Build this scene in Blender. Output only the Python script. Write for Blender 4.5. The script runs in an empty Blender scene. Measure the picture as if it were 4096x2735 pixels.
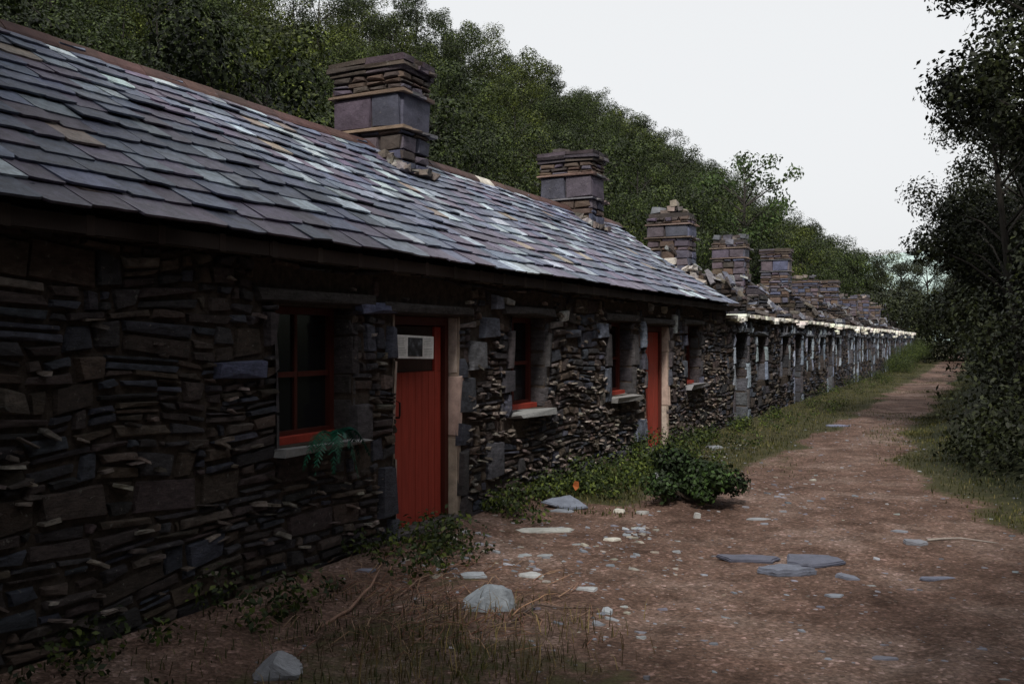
import bpy, math, random
import numpy as np
from mathutils import Vector, Matrix, noise

# ------------------------------------------------------------------ camera, sky, sun, exposure
S = bpy.context.scene
COL = S.collection
cam_d = bpy.data.cameras.new('camera'); cam = bpy.data.objects.new('camera', cam_d); COL.objects.link(cam)
cam.location = (4.05, 0.0, 1.6)
cam.rotation_euler = (math.radians(90), 0, math.radians(26.4))
cam_d.sensor_width = 36; cam_d.lens = 32.9; cam_d.shift_y = -0.0017
cam_d.clip_start = 0.05; cam_d.clip_end = 9000
S.camera = cam

SUN = Vector((0.20, -0.62, 0.76)).normalized()
W = bpy.data.worlds.new('World'); S.world = W; W.use_nodes = True
nt = W.node_tree; nt.nodes.clear()
sky = nt.nodes.new('ShaderNodeTexSky'); sky.sky_type = 'NISHITA'; sky.sun_disc = False
sky.sun_elevation = math.asin(SUN.z); sky.sun_rotation = math.atan2(SUN.x, SUN.y)
sky.dust_density = 6; sky.air_density = 1.0; sky.ozone_density = 1.0
hs = nt.nodes.new('ShaderNodeHueSaturation'); hs.inputs['Saturation'].default_value = 0.25
mx = nt.nodes.new('ShaderNodeMix'); mx.data_type = 'RGBA'
mx.inputs[0].default_value = 0.80
mx.inputs[7].default_value = (8.6, 8.75, 8.9, 1)      # even cloud cover over the sky
bg = nt.nodes.new('ShaderNodeBackground'); bg.inputs[1].default_value = 0.115
wo = nt.nodes.new('ShaderNodeOutputWorld')
nt.links.new(sky.outputs[0], hs.inputs['Color']); nt.links.new(hs.outputs[0], mx.inputs[6])
nt.links.new(mx.outputs[2], bg.inputs[0]); nt.links.new(bg.outputs[0], wo.inputs[0])

sd = bpy.data.lights.new('sun', 'SUN'); so = bpy.data.objects.new('sun', sd); COL.objects.link(so)
sd.energy = 3.0; sd.angle = math.radians(5); sd.color = (1.0, 0.95, 0.86)
so.rotation_euler = SUN.to_track_quat('Z', 'Y').to_euler()
S.view_settings.view_transform = 'Standard'; S.view_settings.look = 'None'
S.view_settings.exposure = 0.0; S.view_settings.gamma = 1.0
S.render.engine = 'CYCLES'

# ------------------------------------------------------------------ helpers
def rng(s): return random.Random(s)
def tag(o, label=None, cat=None, group=None, kind=None):
    if label: o['label'] = label
    if cat: o['category'] = cat
    if group: o['group'] = group
    if kind: o['kind'] = kind
    return o
def empty(name, loc=(0, 0, 0), rz=0.0):
    o = bpy.data.objects.new(name, None); COL.objects.link(o)
    o.location = loc; o.rotation_euler = (0, 0, rz); o.empty_display_size = 0.2
    return o
def link_mesh(name, me, mat, parent=None, loc=None):
    o = bpy.data.objects.new(name, me); COL.objects.link(o)
    if mat: 
        me.materials.clear(); me.materials.append(mat)
    if parent: o.parent = parent
    if loc: o.location = loc
    return o

class MB:
    """collects faces with a colour per face and links them as one mesh"""
    def __init__(self): self.v = []; self.f = []; self.c = []
    def face(self, pts, col):
        n = len(self.v); self.v.extend([tuple(p) for p in pts]); self.f.append(tuple(range(n, n + len(pts)))); self.c.append(col)
    def poly(self, vs, fs, col):
        n = len(self.v); self.v.extend([tuple(p) for p in vs])
        for f in fs: self.f.append(tuple(i + n for i in f)); self.c.append(col)
    def box(self, c, s, col=(1, 1, 1), rz=0, jit=0, r=None, M=None):
        vs = []
        for dx in (-.5, .5):
            for dy in (-.5, .5):
                for dz in (-.5, .5):
                    p = Vector((dx * s[0], dy * s[1], dz * s[2]))
                    if jit: p += Vector((r.uniform(-jit, jit), r.uniform(-jit, jit), r.uniform(-jit, jit)))
                    vs.append(p)
        R = M if M else Matrix.Rotation(rz, 3, 'Z')
        vs = [R @ p + Vector(c) for p in vs]
        self.poly(vs, [(0, 1, 3, 2), (4, 6, 7, 5), (0, 4, 5, 1), (2, 3, 7, 6), (0, 2, 6, 4), (1, 5, 7, 3)], col)
    def box2(self, a, b, col=(1, 1, 1)):
        self.box([(a[i] + b[i]) / 2 for i in range(3)], [abs(b[i] - a[i]) for i in range(3)], col)
    def tube(self, pts, rads, col=(1, 1, 1), n=7):
        rings = []
        for i, p in enumerate(pts):
            p = Vector(p); q = Vector(pts[min(i + 1, len(pts) - 1)]); o = Vector(pts[max(i - 1, 0)])
            d = (q - o).normalized(); a = d.orthogonal().normalized(); b = d.cross(a)
            rings.append([p + (a * math.cos(2 * math.pi * k / n) + b * math.sin(2 * math.pi * k / n)) * rads[i] for k in range(n)])
        vs = [v for r_ in rings for v in r_]; fs = []
        for i in range(len(pts) - 1):
            for k in range(n):
                fs.append((i * n + k, i * n + (k + 1) % n, (i + 1) * n + (k + 1) % n, (i + 1) * n + k))
        fs.append(tuple(range(n))[::-1]); fs.append(tuple(range((len(pts) - 1) * n, len(pts) * n)))
        self.poly(vs, fs, col)
    def mesh(self, name, smooth=False):
        me = bpy.data.meshes.new(name); me.from_pydata(self.v, [], self.f)
        ca = me.color_attributes.new('Col', 'FLOAT_COLOR', 'CORNER')
        arr = np.ones((len(me.loops), 4), dtype=np.float32); k = 0
        tot = np.array([len(f) for f in self.f]); cc = np.array(self.c, dtype=np.float32).reshape(-1, 3)
        arr[:, :3] = np.repeat(cc, tot, axis=0)
        ca.data.foreach_set('color', arr.ravel())
        if smooth: me.polygons.foreach_set('use_smooth', [True] * len(me.polygons))
        me.update(); return me
    def build(self, name, mat, parent=None, smooth=False, loc=None):
        return link_mesh(name, self.mesh(name, smooth), mat, parent, loc)

# ------------------------------------------------------------------ materials
def mat_base(name):
    m = bpy.data.materials.new(name); m.use_nodes = True; n = m.node_tree; n.nodes.clear()
    out = n.nodes.new('ShaderNodeOutputMaterial'); b = n.nodes.new('ShaderNodeBsdfPrincipled')
    n.links.new(b.outputs[0], out.inputs[0]); return m, n, b, out
def noise_node(n, scale, detail=6, rough=0.6, vec=None):
    t = n.nodes.new('ShaderNodeTexNoise'); t.inputs['Scale'].default_value = scale
    t.inputs['Detail'].default_value = detail; t.inputs['Roughness'].default_value = rough
    if vec is not None: n.links.new(vec, t.inputs['Vector'])
    return t
def ramp(n, fac, stops):
    r = n.nodes.new('ShaderNodeValToRGB'); n.links.new(fac, r.inputs[0])
    while len(r.color_ramp.elements) < len(stops): r.color_ramp.elements.new(0.5)
    for e, (p, c) in zip(r.color_ramp.elements, stops):
        e.position = p; e.color = (*c, 1) if len(c) == 3 else c
    return r
def mul(n, a, b, fac=1.0, mode='MULTIPLY'):
    m = n.nodes.new('ShaderNodeMix'); m.data_type = 'RGBA'; m.blend_type = mode
    m.inputs[0].default_value = fac
    n.links.new(a, m.inputs[6]); n.links.new(b, m.inputs[7]); return m.outputs[2]
def bump(n, b, h, strength, dist):
    bp = n.nodes.new('ShaderNodeBump'); bp.inputs['Strength'].default_value = strength; bp.inputs['Distance'].default_value = dist
    n.links.new(h, bp.inputs['Height']); n.links.new(bp.outputs[0], b.inputs['Normal'])
def stone_mat(name, rough=0.75, lo=0.55, hi=1.35, scale=7, bstr=0.7, bdist=0.02, lichen=0.0, stretch=None, spec=0.4):
    m, n, b, out = mat_base(name)
    at = n.nodes.new('ShaderNodeAttribute'); at.attribute_name = 'Col'
    tc = n.nodes.new('ShaderNodeTexCoord'); mp = n.nodes.new('ShaderNodeMapping'); n.links.new(tc.outputs['Object'], mp.inputs[0])
    if stretch: mp.inputs['Scale'].default_value = stretch
    t = noise_node(n, scale, 8, 0.7, mp.outputs[0])
    r = ramp(n, t.outputs[0], [(0.3, (lo, lo, lo)), (0.7, (hi, hi, hi))])
    c = mul(n, at.outputs[0], r.outputs[0])
    if lichen:
        t3 = noise_node(n, scale * 2.3, 5, 0.7, tc.outputs['Object'])
        r3 = ramp(n, t3.outputs[0], [(0.62, (0, 0, 0)), (0.68, (1, 1, 1))])
        mm = n.nodes.new('ShaderNodeMath'); mm.operation = 'MULTIPLY'; mm.inputs[1].default_value = lichen
        n.links.new(r3.outputs[0], mm.inputs[0])
        m2 = n.nodes.new('ShaderNodeMix'); m2.data_type = 'RGBA'; n.links.new(mm.outputs[0], m2.inputs[0])
        n.links.new(c, m2.inputs[6]); m2.inputs[7].default_value = (0.34, 0.32, 0.29, 1); c = m2.outputs[2]
    n.links.new(c, b.inputs['Base Color']); b.inputs['Roughness'].default_value = rough
    b.inputs['Specular IOR Level'].default_value = spec
    t2 = noise_node(n, scale * 3.1, 8, 0.75, mp.outputs[0]); bump(n, b, t2.outputs[0], bstr, bdist)
    return m
M_wall = stone_mat('rubble_stone', 0.82, 0.42, 1.8, 12, 1.0, 0.05, lichen=0.65, stretch=(1, 1, 2.2))
M_ruin = stone_mat('ruin_stone', 0.8, 0.5, 1.5, 5, 0.9, 0.05, lichen=0.4, stretch=(1, 1, 2))
M_slate = stone_mat('roof_slate', 0.5, 0.45, 1.55, 11, 0.7, 0.015, lichen=0.5, spec=0.45)
M_chim = stone_mat('chimney_slate', 0.7, 0.55, 1.35, 5, 0.7, 0.02, lichen=0.2)
M_loose = stone_mat('loose_slate', 0.6, 0.7, 1.25, 14, 0.5, 0.01)
M_chip = stone_mat('slate_chip', 0.7, 0.75, 1.2, 20, 0.3, 0.005)
M_wood_dark = stone_mat('dark_timber', 0.7, 0.7, 1.3, 12, 0.3, 0.005, stretch=(8, 8, 1))
M_ridge = stone_mat('ridge_clay', 0.8, 0.6, 1.4, 8, 0.5, 0.01)
M_jamb = stone_mat('pale_jamb', 0.85, 0.7, 1.25, 12, 0.6, 0.01)
M_bark = stone_mat('bark', 0.9, 0.6, 1.3, 8, 0.8, 0.03, stretch=(3, 3, 0.6))

def paint_mat(name, col, rough=0.55):
    m, n, b, out = mat_base(name)
    tc = n.nodes.new('ShaderNodeTexCoord'); mp = n.nodes.new('ShaderNodeMapping'); mp.inputs['Scale'].default_value = (6, 6, 0.7)
    n.links.new(tc.outputs['Object'], mp.inputs[0])
    t = noise_node(n, 4, 8, 0.7, mp.outputs[0])
    lo = tuple(x * 0.72 for x in col); hi = tuple(min(1, x * 1.2) for x in col)
    r = ramp(n, t.outputs[0], [(0.3, lo), (0.7, hi)])
    n.links.new(r.outputs[0], b.inputs['Base Color']); b.inputs['Roughness'].default_value = rough
    b.inputs['Specular IOR Level'].default_value = 0.3
    bump(n, b, t.outputs[0], 0.25, 0.004); return m
M_red = paint_mat('red_paint', (0.42, 0.060, 0.040))
M_redframe = paint_mat('red_frame_paint', (0.085, 0.020, 0.014))
M_darkpanel = paint_mat('shade_bracket_brown', (0.045, 0.022, 0.018))  # upper door's shade put into a brown, also used on the sign brackets
def plain(name, col, rough=0.6, spec=0.4, metal=0):
    m, n, b, out = mat_base(name)
    tc = n.nodes.new('ShaderNodeTexCoord'); t = noise_node(n, 30, 4, 0.6, tc.outputs['Object'])
    r = ramp(n, t.outputs[0], [(0.3, tuple(x * .85 for x in col)), (0.7, tuple(min(1, x * 1.1) for x in col))])
    n.links.new(r.outputs[0], b.inputs['Base Color']); b.inputs['Roughness'].default_value = rough
    b.inputs['Specular IOR Level'].default_value = spec; b.inputs['Metallic'].default_value = metal; return m
M_glass = plain('dark_glass', (0.012, 0.013, 0.016), 0.12, 0.5)
M_iron = plain('iron', (0.03, 0.028, 0.027), 0.5, 0.5, 0.6)
M_signwhite = plain('white_board', (0.90, 0.91, 0.91), 0.5)
M_ink = plain('grey_ink', (0.36, 0.38, 0.40), 0.7)
M_core = stone_mat('earth_mortar', 0.95, 0.5, 1.5, 18, 0.9, 0.02, spec=0.1)

def photo_mat():
    m, n, b, out = mat_base('printed_photo')
    tc = n.nodes.new('ShaderNodeTexCoord'); t = noise_node(n, 16, 4, 0.55, tc.outputs['Object'])
    r = ramp(n, t.outputs[0], [(0.42, (0.012, 0.011, 0.014)), (0.6, (0.06, 0.065, 0.08)), (0.72, (0.30, 0.33, 0.38))])
    n.links.new(r.outputs[0], b.inputs['Base Color']); b.inputs['Roughness'].default_value = 0.5; return m
M_photo = photo_mat()

def leaf_mat(name, a, b_, c, trans=0.15, objvar=0.0, rough=0.6):
    m, n, b, out = mat_base(name)
    g = n.nodes.new('ShaderNodeNewGeometry')
    r = ramp(n, g.outputs['Random Per Island'], [(0.0, a), (0.55, b_), (1.0, c)])
    colo = r.outputs[0]
    tc = n.nodes.new('ShaderNodeTexCoord'); t = noise_node(n, 0.8, 3, 0.6, tc.outputs['Object'])
    r2 = ramp(n, t.outputs[0], [(0.36, (0.5, 0.5, 0.55)), (0.64, (1.5, 1.5, 1.2))]); colo = mul(n, colo, r2.outputs[0])
    if objvar:
        oi = n.nodes.new('ShaderNodeObjectInfo')
        r3 = ramp(n, oi.outputs['Random'], [(0.0, (1 - objvar, 1 - objvar, 1 - objvar)), (0.7, (1, 1, 1)), (1.0, (1 + 1.5 * objvar, 1 + objvar, 1))])
        colo = mul(n, colo, r3.outputs[0])
    n.links.new(colo, b.inputs['Base Color']); b.inputs['Roughness'].default_value = rough
    b.inputs['Specular IOR Level'].default_value = 0.25
    if trans:
        tr = n.nodes.new('ShaderNodeBsdfTranslucent'); n.links.new(colo, tr.inputs[0])
        mxs = n.nodes.new('ShaderNodeMixShader'); mxs.inputs[0].default_value = trans
        n.links.new(b.outputs[0], mxs.inputs[1]); n.links.new(tr.outputs[0], mxs.inputs[2]); n.links.new(mxs.outputs[0], out.inputs[0])
    return m
M_leaf = leaf_mat('wood_leaf', (0.013, 0.020, 0.008), (0.025, 0.038, 0.012), (0.075, 0.105, 0.026), 0.12, 0.5)
M_leafdark = leaf_mat('dark_leaf', (0.010, 0.013, 0.007), (0.016, 0.021, 0.009), (0.034, 0.042, 0.014), 0.05, 0.2)  # darker copy of the wood leaf, backlit shade put into its colour
M_leafsparse = leaf_mat('birch_leaf', (0.03, 0.05, 0.02), (0.05, 0.08, 0.03), (0.08, 0.12, 0.04), 0.3)
M_bush = leaf_mat('bush_leaf', (0.010, 0.018, 0.008), (0.016, 0.028, 0.010), (0.045, 0.085, 0.025), 0.08)
M_weed = leaf_mat('weed_leaf', (0.016, 0.026, 0.010), (0.030, 0.046, 0.015), (0.11, 0.14, 0.03), 0.15)
M_fern = leaf_mat('fern_leaf', (0.008, 0.050, 0.036), (0.012, 0.075, 0.052), (0.02, 0.13, 0.10), 0.2, rough=0.35)
M_grass = leaf_mat('grass_blade', (0.035, 0.040, 0.015), (0.060, 0.066, 0.024), (0.15, 0.125, 0.055), 0.15)
M_straw = leaf_mat('dry_grass_blade', (0.05, 0.036, 0.018), (0.11, 0.08, 0.042), (0.27, 0.20, 0.10), 0.15)
M_root = stone_mat('root_bark', 0.8, 0.7, 1.3, 20, 0.5, 0.005)

# ------------------------------------------------------------------ ground
def sstep(a, b, x):
    t = min(1, max(0, (x - a) / (b - a))); return t * t * (3 - 2 * t)
def bank_edge(y): return float(np.interp(y, [0, 6, 10, 13, 20, 40], [7.5, 6.0, 4.3, 3.1, 3.1, 3.4])) + 0.12 * math.sin(y * .6)
def ground_h(x, y):
    h = 0.0
    r = math.hypot(x - 3, y - 8)
    h += 0.035 * noise.noise(Vector((x * .55, y * .55, 0))) + 0.012 * noise.noise(Vector((x * 2.3, y * 2.3, 4)))
    if r < 22: h += 0.006 * noise.noise(Vector((x * 7, y * 7, 2))) 
    if 0 < y < 60:
        for rx in (2.15, 3.55 - .5 * sstep(8, 14, y)): h -= .028 * math.exp(-((x - rx - .15 * math.sin(y * .35)) / .16) ** 2) * (.6 + noise.noise(Vector((rx, y * .8, 0))))
    if x > 0 and x < 0.9: h += 0.07 * (1 - x / 0.9)
    e = bank_edge(y)
    if x > e and x < 60: 
        d = x - e; h += 0.75 * sstep(0, 2.4, d) + 0.10 * max(0, d - 1.5) + .12 * noise.noise(Vector((x, y, 7))) * sstep(0, 1, d)
    elif x >= 60: h += 6
    if x < -5.6:
        d = -5.6 - x; k = 0.47 + 0.22 * sstep(12, 80, y)
        hh = k * d; cap = 30
        hh = hh if hh < cap else cap + (hh - cap) * 0.05
        h += hh * sstep(400, 160, y) + .5 * noise.noise(Vector((x * .2, y * .2, 3))) * sstep(0, 3, d)
    return h
def axis(parts):
    out = []
    for a, b, st in parts:
        n = max(1, int(round((b - a) / st))); out += [a + (b - a) * i / n for i in range(n)]
    out.append(parts[-1][1]); return out
xs = axis([(-4000, -400, 600), (-400, -80, 40), (-80, -10, 3.5), (-10, -0.5, 1.0), (-0.5, 0.2, 0.12), (0.2, 5.2, 0.07), (5.2, 9, 0.25), (9, 30, 1.5), (30, 80, 8), (80, 600, 80), (600, 4000, 800)])
ys = axis([(-400, -40, 60), (-40, -4, 4), (-4, 1.5, 0.6), (1.5, 12, 0.07), (12, 20, 0.16), (20, 40, 0.6), (40, 100, 2.5), (100, 400, 15), (400, 5000, 500)])
gv = np.array([(x, y, ground_h(x, y)) for y in ys for x in xs], dtype=np.float32)
nx = len(xs)
gf = [(j * nx + i, j * nx + i + 1, (j + 1) * nx + i + 1, (j + 1) * nx + i) for j in range(len(ys) - 1) for i in range(nx - 1)]
gme = bpy.data.meshes.new('ground'); gme.from_pydata(gv.tolist(), [], gf)
def grass_mask(x, y):
    e = bank_edge(y)
    g = 0.0
    # strip of turf between the ruins and the track
    lim = 1.1 + 0.6 * sstep(9, 14, y)
    g = max(g, sstep(lim + .35, lim - .35, x + .45 * noise.noise(Vector((x * .9, y * .9, 9)))))
    g = max(g, sstep(-.5, .3, x - e + .5 * noise.noise(Vector((x * .7, y * .7, 5)))))
    g = max(g, 0.42 * sstep(.45, .7, noise.noise(Vector((x * .45 + 3, y * .30, 1))) + .5) * sstep(9, 13, y))
    g = max(g, .62 * sstep(2.0, 1.2, math.hypot((x - 1.5) * .8, y - 3.0)))
    if y < 8.5: g = min(g, .50 if y < 5.5 and x > .9 else .28)
    return g
ga = gme.color_attributes.new('Col', 'FLOAT_COLOR', 'POINT')
ga.data.foreach_set('color', np.array([(grass_mask(x, y), 1.0 if x < -5.0 else .92 * sstep(-.1, .5, x - bank_edge(y)), 0, 1) for y in ys for x in xs], dtype=np.float32).ravel())  # green channel: dark wood floor, and tree shade painted on the bank
gme.polygons.foreach_set('use_smooth', [True] * len(gme.polygons))
m, n, b, out = mat_base('earth_track')
at = n.nodes.new('ShaderNodeAttribute'); at.attribute_name = 'Col'
sp = n.nodes.new('ShaderNodeSeparateColor'); n.links.new(at.outputs[0], sp.inputs[0])
tc = n.nodes.new('ShaderNodeTexCoord'); P = tc.outputs['Object']
t1 = noise_node(n, 0.9, 8, .65, P); t2 = noise_node(n, 38, 6, .7, P)
c1 = ramp(n, t1.outputs[0], [(0.3, (0.080, 0.046, 0.034)), (0.5, (0.150, 0.094, 0.072)), (0.7, (0.245, 0.180, 0.150))])
t1b = noise_node(n, 3.3, 7, .7, P); c1b = ramp(n, t1b.outputs[0], [(0.34, (0.55, 0.52, 0.50)), (0.5, (1, 1, 1)), (0.68, (1.35, 1.35, 1.4))])
c2 = ramp(n, t2.outputs[0], [(0.3, (0.45, 0.42, 0.42)), (0.52, (1, 1, 1)), (0.7, (1.7, 1.7, 1.8))])
dirt = mul(n, mul(n, c1.outputs[0], c1b.outputs[0]), c2.outputs[0])
vo = n.nodes.new('ShaderNodeTexVoronoi'); vo.inputs['Scale'].default_value = 42; n.links.new(P, vo.inputs['Vector'])
c3 = ramp(n, vo.outputs['Color'], [(0.0, (0.7, 0.7, 0.72)), (0.75, (1.1, 1.1, 1.1)), (0.97, (2.2, 2.3, 2.6))])
dirt = mul(n, dirt, c3.outputs[0])
t4 = noise_node(n, 6, 6, .7, P)
c4 = ramp(n, t4.outputs[0], [(0.3, (0.026, 0.028, 0.012)), (0.55, (0.062, 0.058, 0.026)), (0.75, (0.12, 0.10, 0.055))])
mk = n.nodes.new('ShaderNodeMath'); mk.operation = 'MULTIPLY_ADD'; n.links.new(t4.outputs[0], mk.inputs[0]); mk.inputs[1].default_value = 1.1; mk.inputs[2].default_value = -0.55
ad = n.nodes.new('ShaderNodeMath'); ad.operation = 'ADD'; n.links.new(mk.outputs[0], ad.inputs[0]); n.links.new(sp.outputs[0], ad.inputs[1])
st = ramp(n, ad.outputs[0], [(0.38, (0, 0, 0)), (0.62, (1, 1, 1))])
g1 = n.nodes.new('ShaderNodeMix'); g1.data_type = 'RGBA'; n.links.new(st.outputs[0], g1.inputs[0]); n.links.new(dirt, g1.inputs[6]); n.links.new(c4.outputs[0], g1.inputs[7])
g2 = n.nodes.new('ShaderNodeMix'); g2.data_type = 'RGBA'; n.links.new(sp.outputs[1], g2.inputs[0]); n.links.new(g1.outputs[2], g2.inputs[6]); g2.inputs[7].default_value = (0.022, 0.026, 0.012, 1)
n.links.new(g2.outputs[2], b.inputs['Base Color']); b.inputs['Roughness'].default_value = 0.9; b.inputs['Specular IOR Level'].default_value = 0.2
hh = n.nodes.new('ShaderNodeMath'); hh.operation = 'ADD'; n.links.new(t2.outputs[0], hh.inputs[0]); n.links.new(vo.outputs['Distance'], hh.inputs[1])
bump(n, b, hh.outputs[0], 0.8, 0.02)
tag(link_mesh('ground', gme, m), kind='structure')

# distant hill beyond the wood, haze put into its pale colour
dh = []
hx = [-2600 + 110 * i for i in range(49)]; hy = [2500, 2650, 2800, 2950, 3100, 3300, 3600]
for j, y in enumerate(hy):
    for x in hx:
        t = math.sin(j / 6 * math.pi)
        dh.append((x, y, -5 + t * (262 + 40 * noise.noise(Vector((x * .0012, 3, 0))) + 14 * noise.noise(Vector((x * .006, y * .006, 0))))))
df = [(j * 49 + i, j * 49 + i + 1, (j + 1) * 49 + i + 1, (j + 1) * 49 + i) for j in range(6) for i in range(48)]
dm = bpy.data.meshes.new('distant_hill'); dm.from_pydata(dh, [], df); dm.polygons.foreach_set('use_smooth', [True] * len(dm.polygons))
tag(link_mesh('distant_hill', dm, plain('hazy_pale_hill', (0.42, 0.52, 0.50), 0.95, 0.1)), kind='structure')

# ------------------------------------------------------------------ stone walls
PAL = [((0.080, 0.074, 0.086), 5), ((0.100, 0.074, 0.072), 5), ((0.120, 0.088, 0.070), 5), ((0.062, 0.056, 0.062), 4), ((0.085, 0.092, 0.125), 4), ((0.16, 0.125, 0.105), 3), ((0.26, 0.225, 0.20), 1)]
PALL = [tuple(v * .90 for v in p) for p, k in PAL for _ in range(k)]
def vary(c, r, a=0.2):
    k = 1 + r.uniform(-a, a); return tuple(max(0.01, x * k * (1 + r.uniform(-.05, .05))) for x in c)
def stone(mb, O, U, N, u0, u1, z0, z1, d, col, r, wav=0):
    """a rough stone face standing d proud of the wall plane"""
    Z = Vector((0, 0, 1)); g = 0.004 + 0.007 * r.random() ** 2; w = u1 - u0; h = z1 - z0
    if w < .02 or h < .012: return
    ins = min(0.018, w * .2, h * .25); j = min(0.022, w * .16, h * .26)
    J = lambda k=1: r.uniform(-j, j) * k
    oc = [(u0 + g, z0 + g), (u1 - g, z0 + g), (u1 - g, z1 - g), (u0 + g, z1 - g)]
    oc = [(a + J(), b_ + J(.6)) for a, b_ in oc]
    cu = (u0 + u1) / 2; cz = (z0 + z1) / 2
    ic = [(a + (ins if a < cu else -ins) + J(.6), b_ + (ins * .6 if b_ < cz else -ins * .6) + J(.4)) for a, b_ in oc]
    P3 = lambda a, b_, q: O + U * a + Z * (b_ + (wav * noise.noise(Vector((a * 1.3 + O.y, b_ * 2.0, O.x))) if wav else 0)) + N * q
    vs = [P3(a, b_, -0.03) for a, b_ in oc] + [P3(a, b_, d * r.uniform(.55, 1.05)) for a, b_ in ic] + [P3(cu + J(2), cz + J(), d * r.uniform(.9, 1.25))]
    mb.poly(vs, [(0, 1, 5, 4), (1, 2, 6, 5), (2, 3, 7, 6), (3, 0, 4, 7), (4, 5, 8), (5, 6, 8), (6, 7, 8), (7, 4, 8)], col)
def stone_wall(mb, O, U, N, u0, u1, z0, z1, holes, r, top=None, scale=1.0, dep=0.05, pal=PALL, big=0.25, wav=.05):
    z = z0
    while z < z1 - .01:
        h = r.choice([.05, .07, .09, .12, .15, .2]) * scale
        h = min(h, z1 - z) if z1 - z - h > .03 else z1 - z
        u = u0 - r.uniform(0, .2)
        while u < u1:
            w = r.choice([r.uniform(.07, .2), r.uniform(.12, .34), r.uniform(.25, .5)]) * scale * (1.1 if h > .1 * scale else .85)
            a, b_ = max(u, u0), min(u + w, u1); u += w
            hit = False
            for (h0, h1, k0, k1) in holes:
                if z < k1 - .005 and z + h > k0 + .005:
                    if a < h1 and b_ > h0:
                        if a < h0 and b_ > h0: b_ = h0
                        elif a < h1 and b_ > h1: a = h1; 
                        else: hit = True
                        if a >= h0 - 1e-4 and b_ <= h1 + 1e-4: hit = True
            if hit or b_ - a < .03: continue
            if top and z + h * .7 > top((a + b_) / 2): continue
            if h >= .11 * scale and r.random() < 1 - big:
                k = r.choice([2, 2, 3]); zz = z
                cuts = sorted([z + h * (i + r.uniform(-.2, .2)) / k for i in range(1, k)]); cuts = [z] + cuts + [z + h]
                for i in range(k):
                    if w > .25 * scale and r.random() < .5:
                        mdl = a + (b_ - a) * r.uniform(.3, .7)
                        stone(mb, O, U, N, a, mdl, cuts[i], cuts[i + 1], dep * r.uniform(.1, 1), vary(r.choice(pal), r, .35), r, wav)
                        stone(mb, O, U, N, mdl, b_, cuts[i], cuts[i + 1], dep * r.uniform(.1, 1), vary(r.choice(pal), r, .35), r, wav)
                    else: stone(mb, O, U, N, a, b_, cuts[i], cuts[i + 1], dep * r.uniform(.1, 1), vary(r.choice(pal), r, .35), r, wav)
            else: stone(mb, O, U, N, a, b_, z, z + h, dep * r.uniform(.1, 1), vary(r.choice(pal), r, .35), r, wav)
        z += h
def core(mb, y0, y1, z0, z1, x0, x1, holes, col=(.085, .068, .058)):
    """solid wall along y with rectangular holes (y0,y1,z0,z1)"""
    cuts = sorted(set([y0, y1] + [h for q in holes for h in q[:2]]))
    for a, b_ in zip(cuts[:-1], cuts[1:]):
        hs_ = [q for q in holes if q[0] <= a + 1e-6 and q[1] >= b_ - 1e-6]
        if not hs_: mb.box2((x0, a, z0), (x1, b_, z1), col)
        else:
            q = hs_[0]
            if q[2] > z0: mb.box2((x0, a, z0), (x1, b_, q[2]), col)
            if q[3] < z1: mb.box2((x0, a, q[3]), (x1, b_, z1), col)

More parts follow.
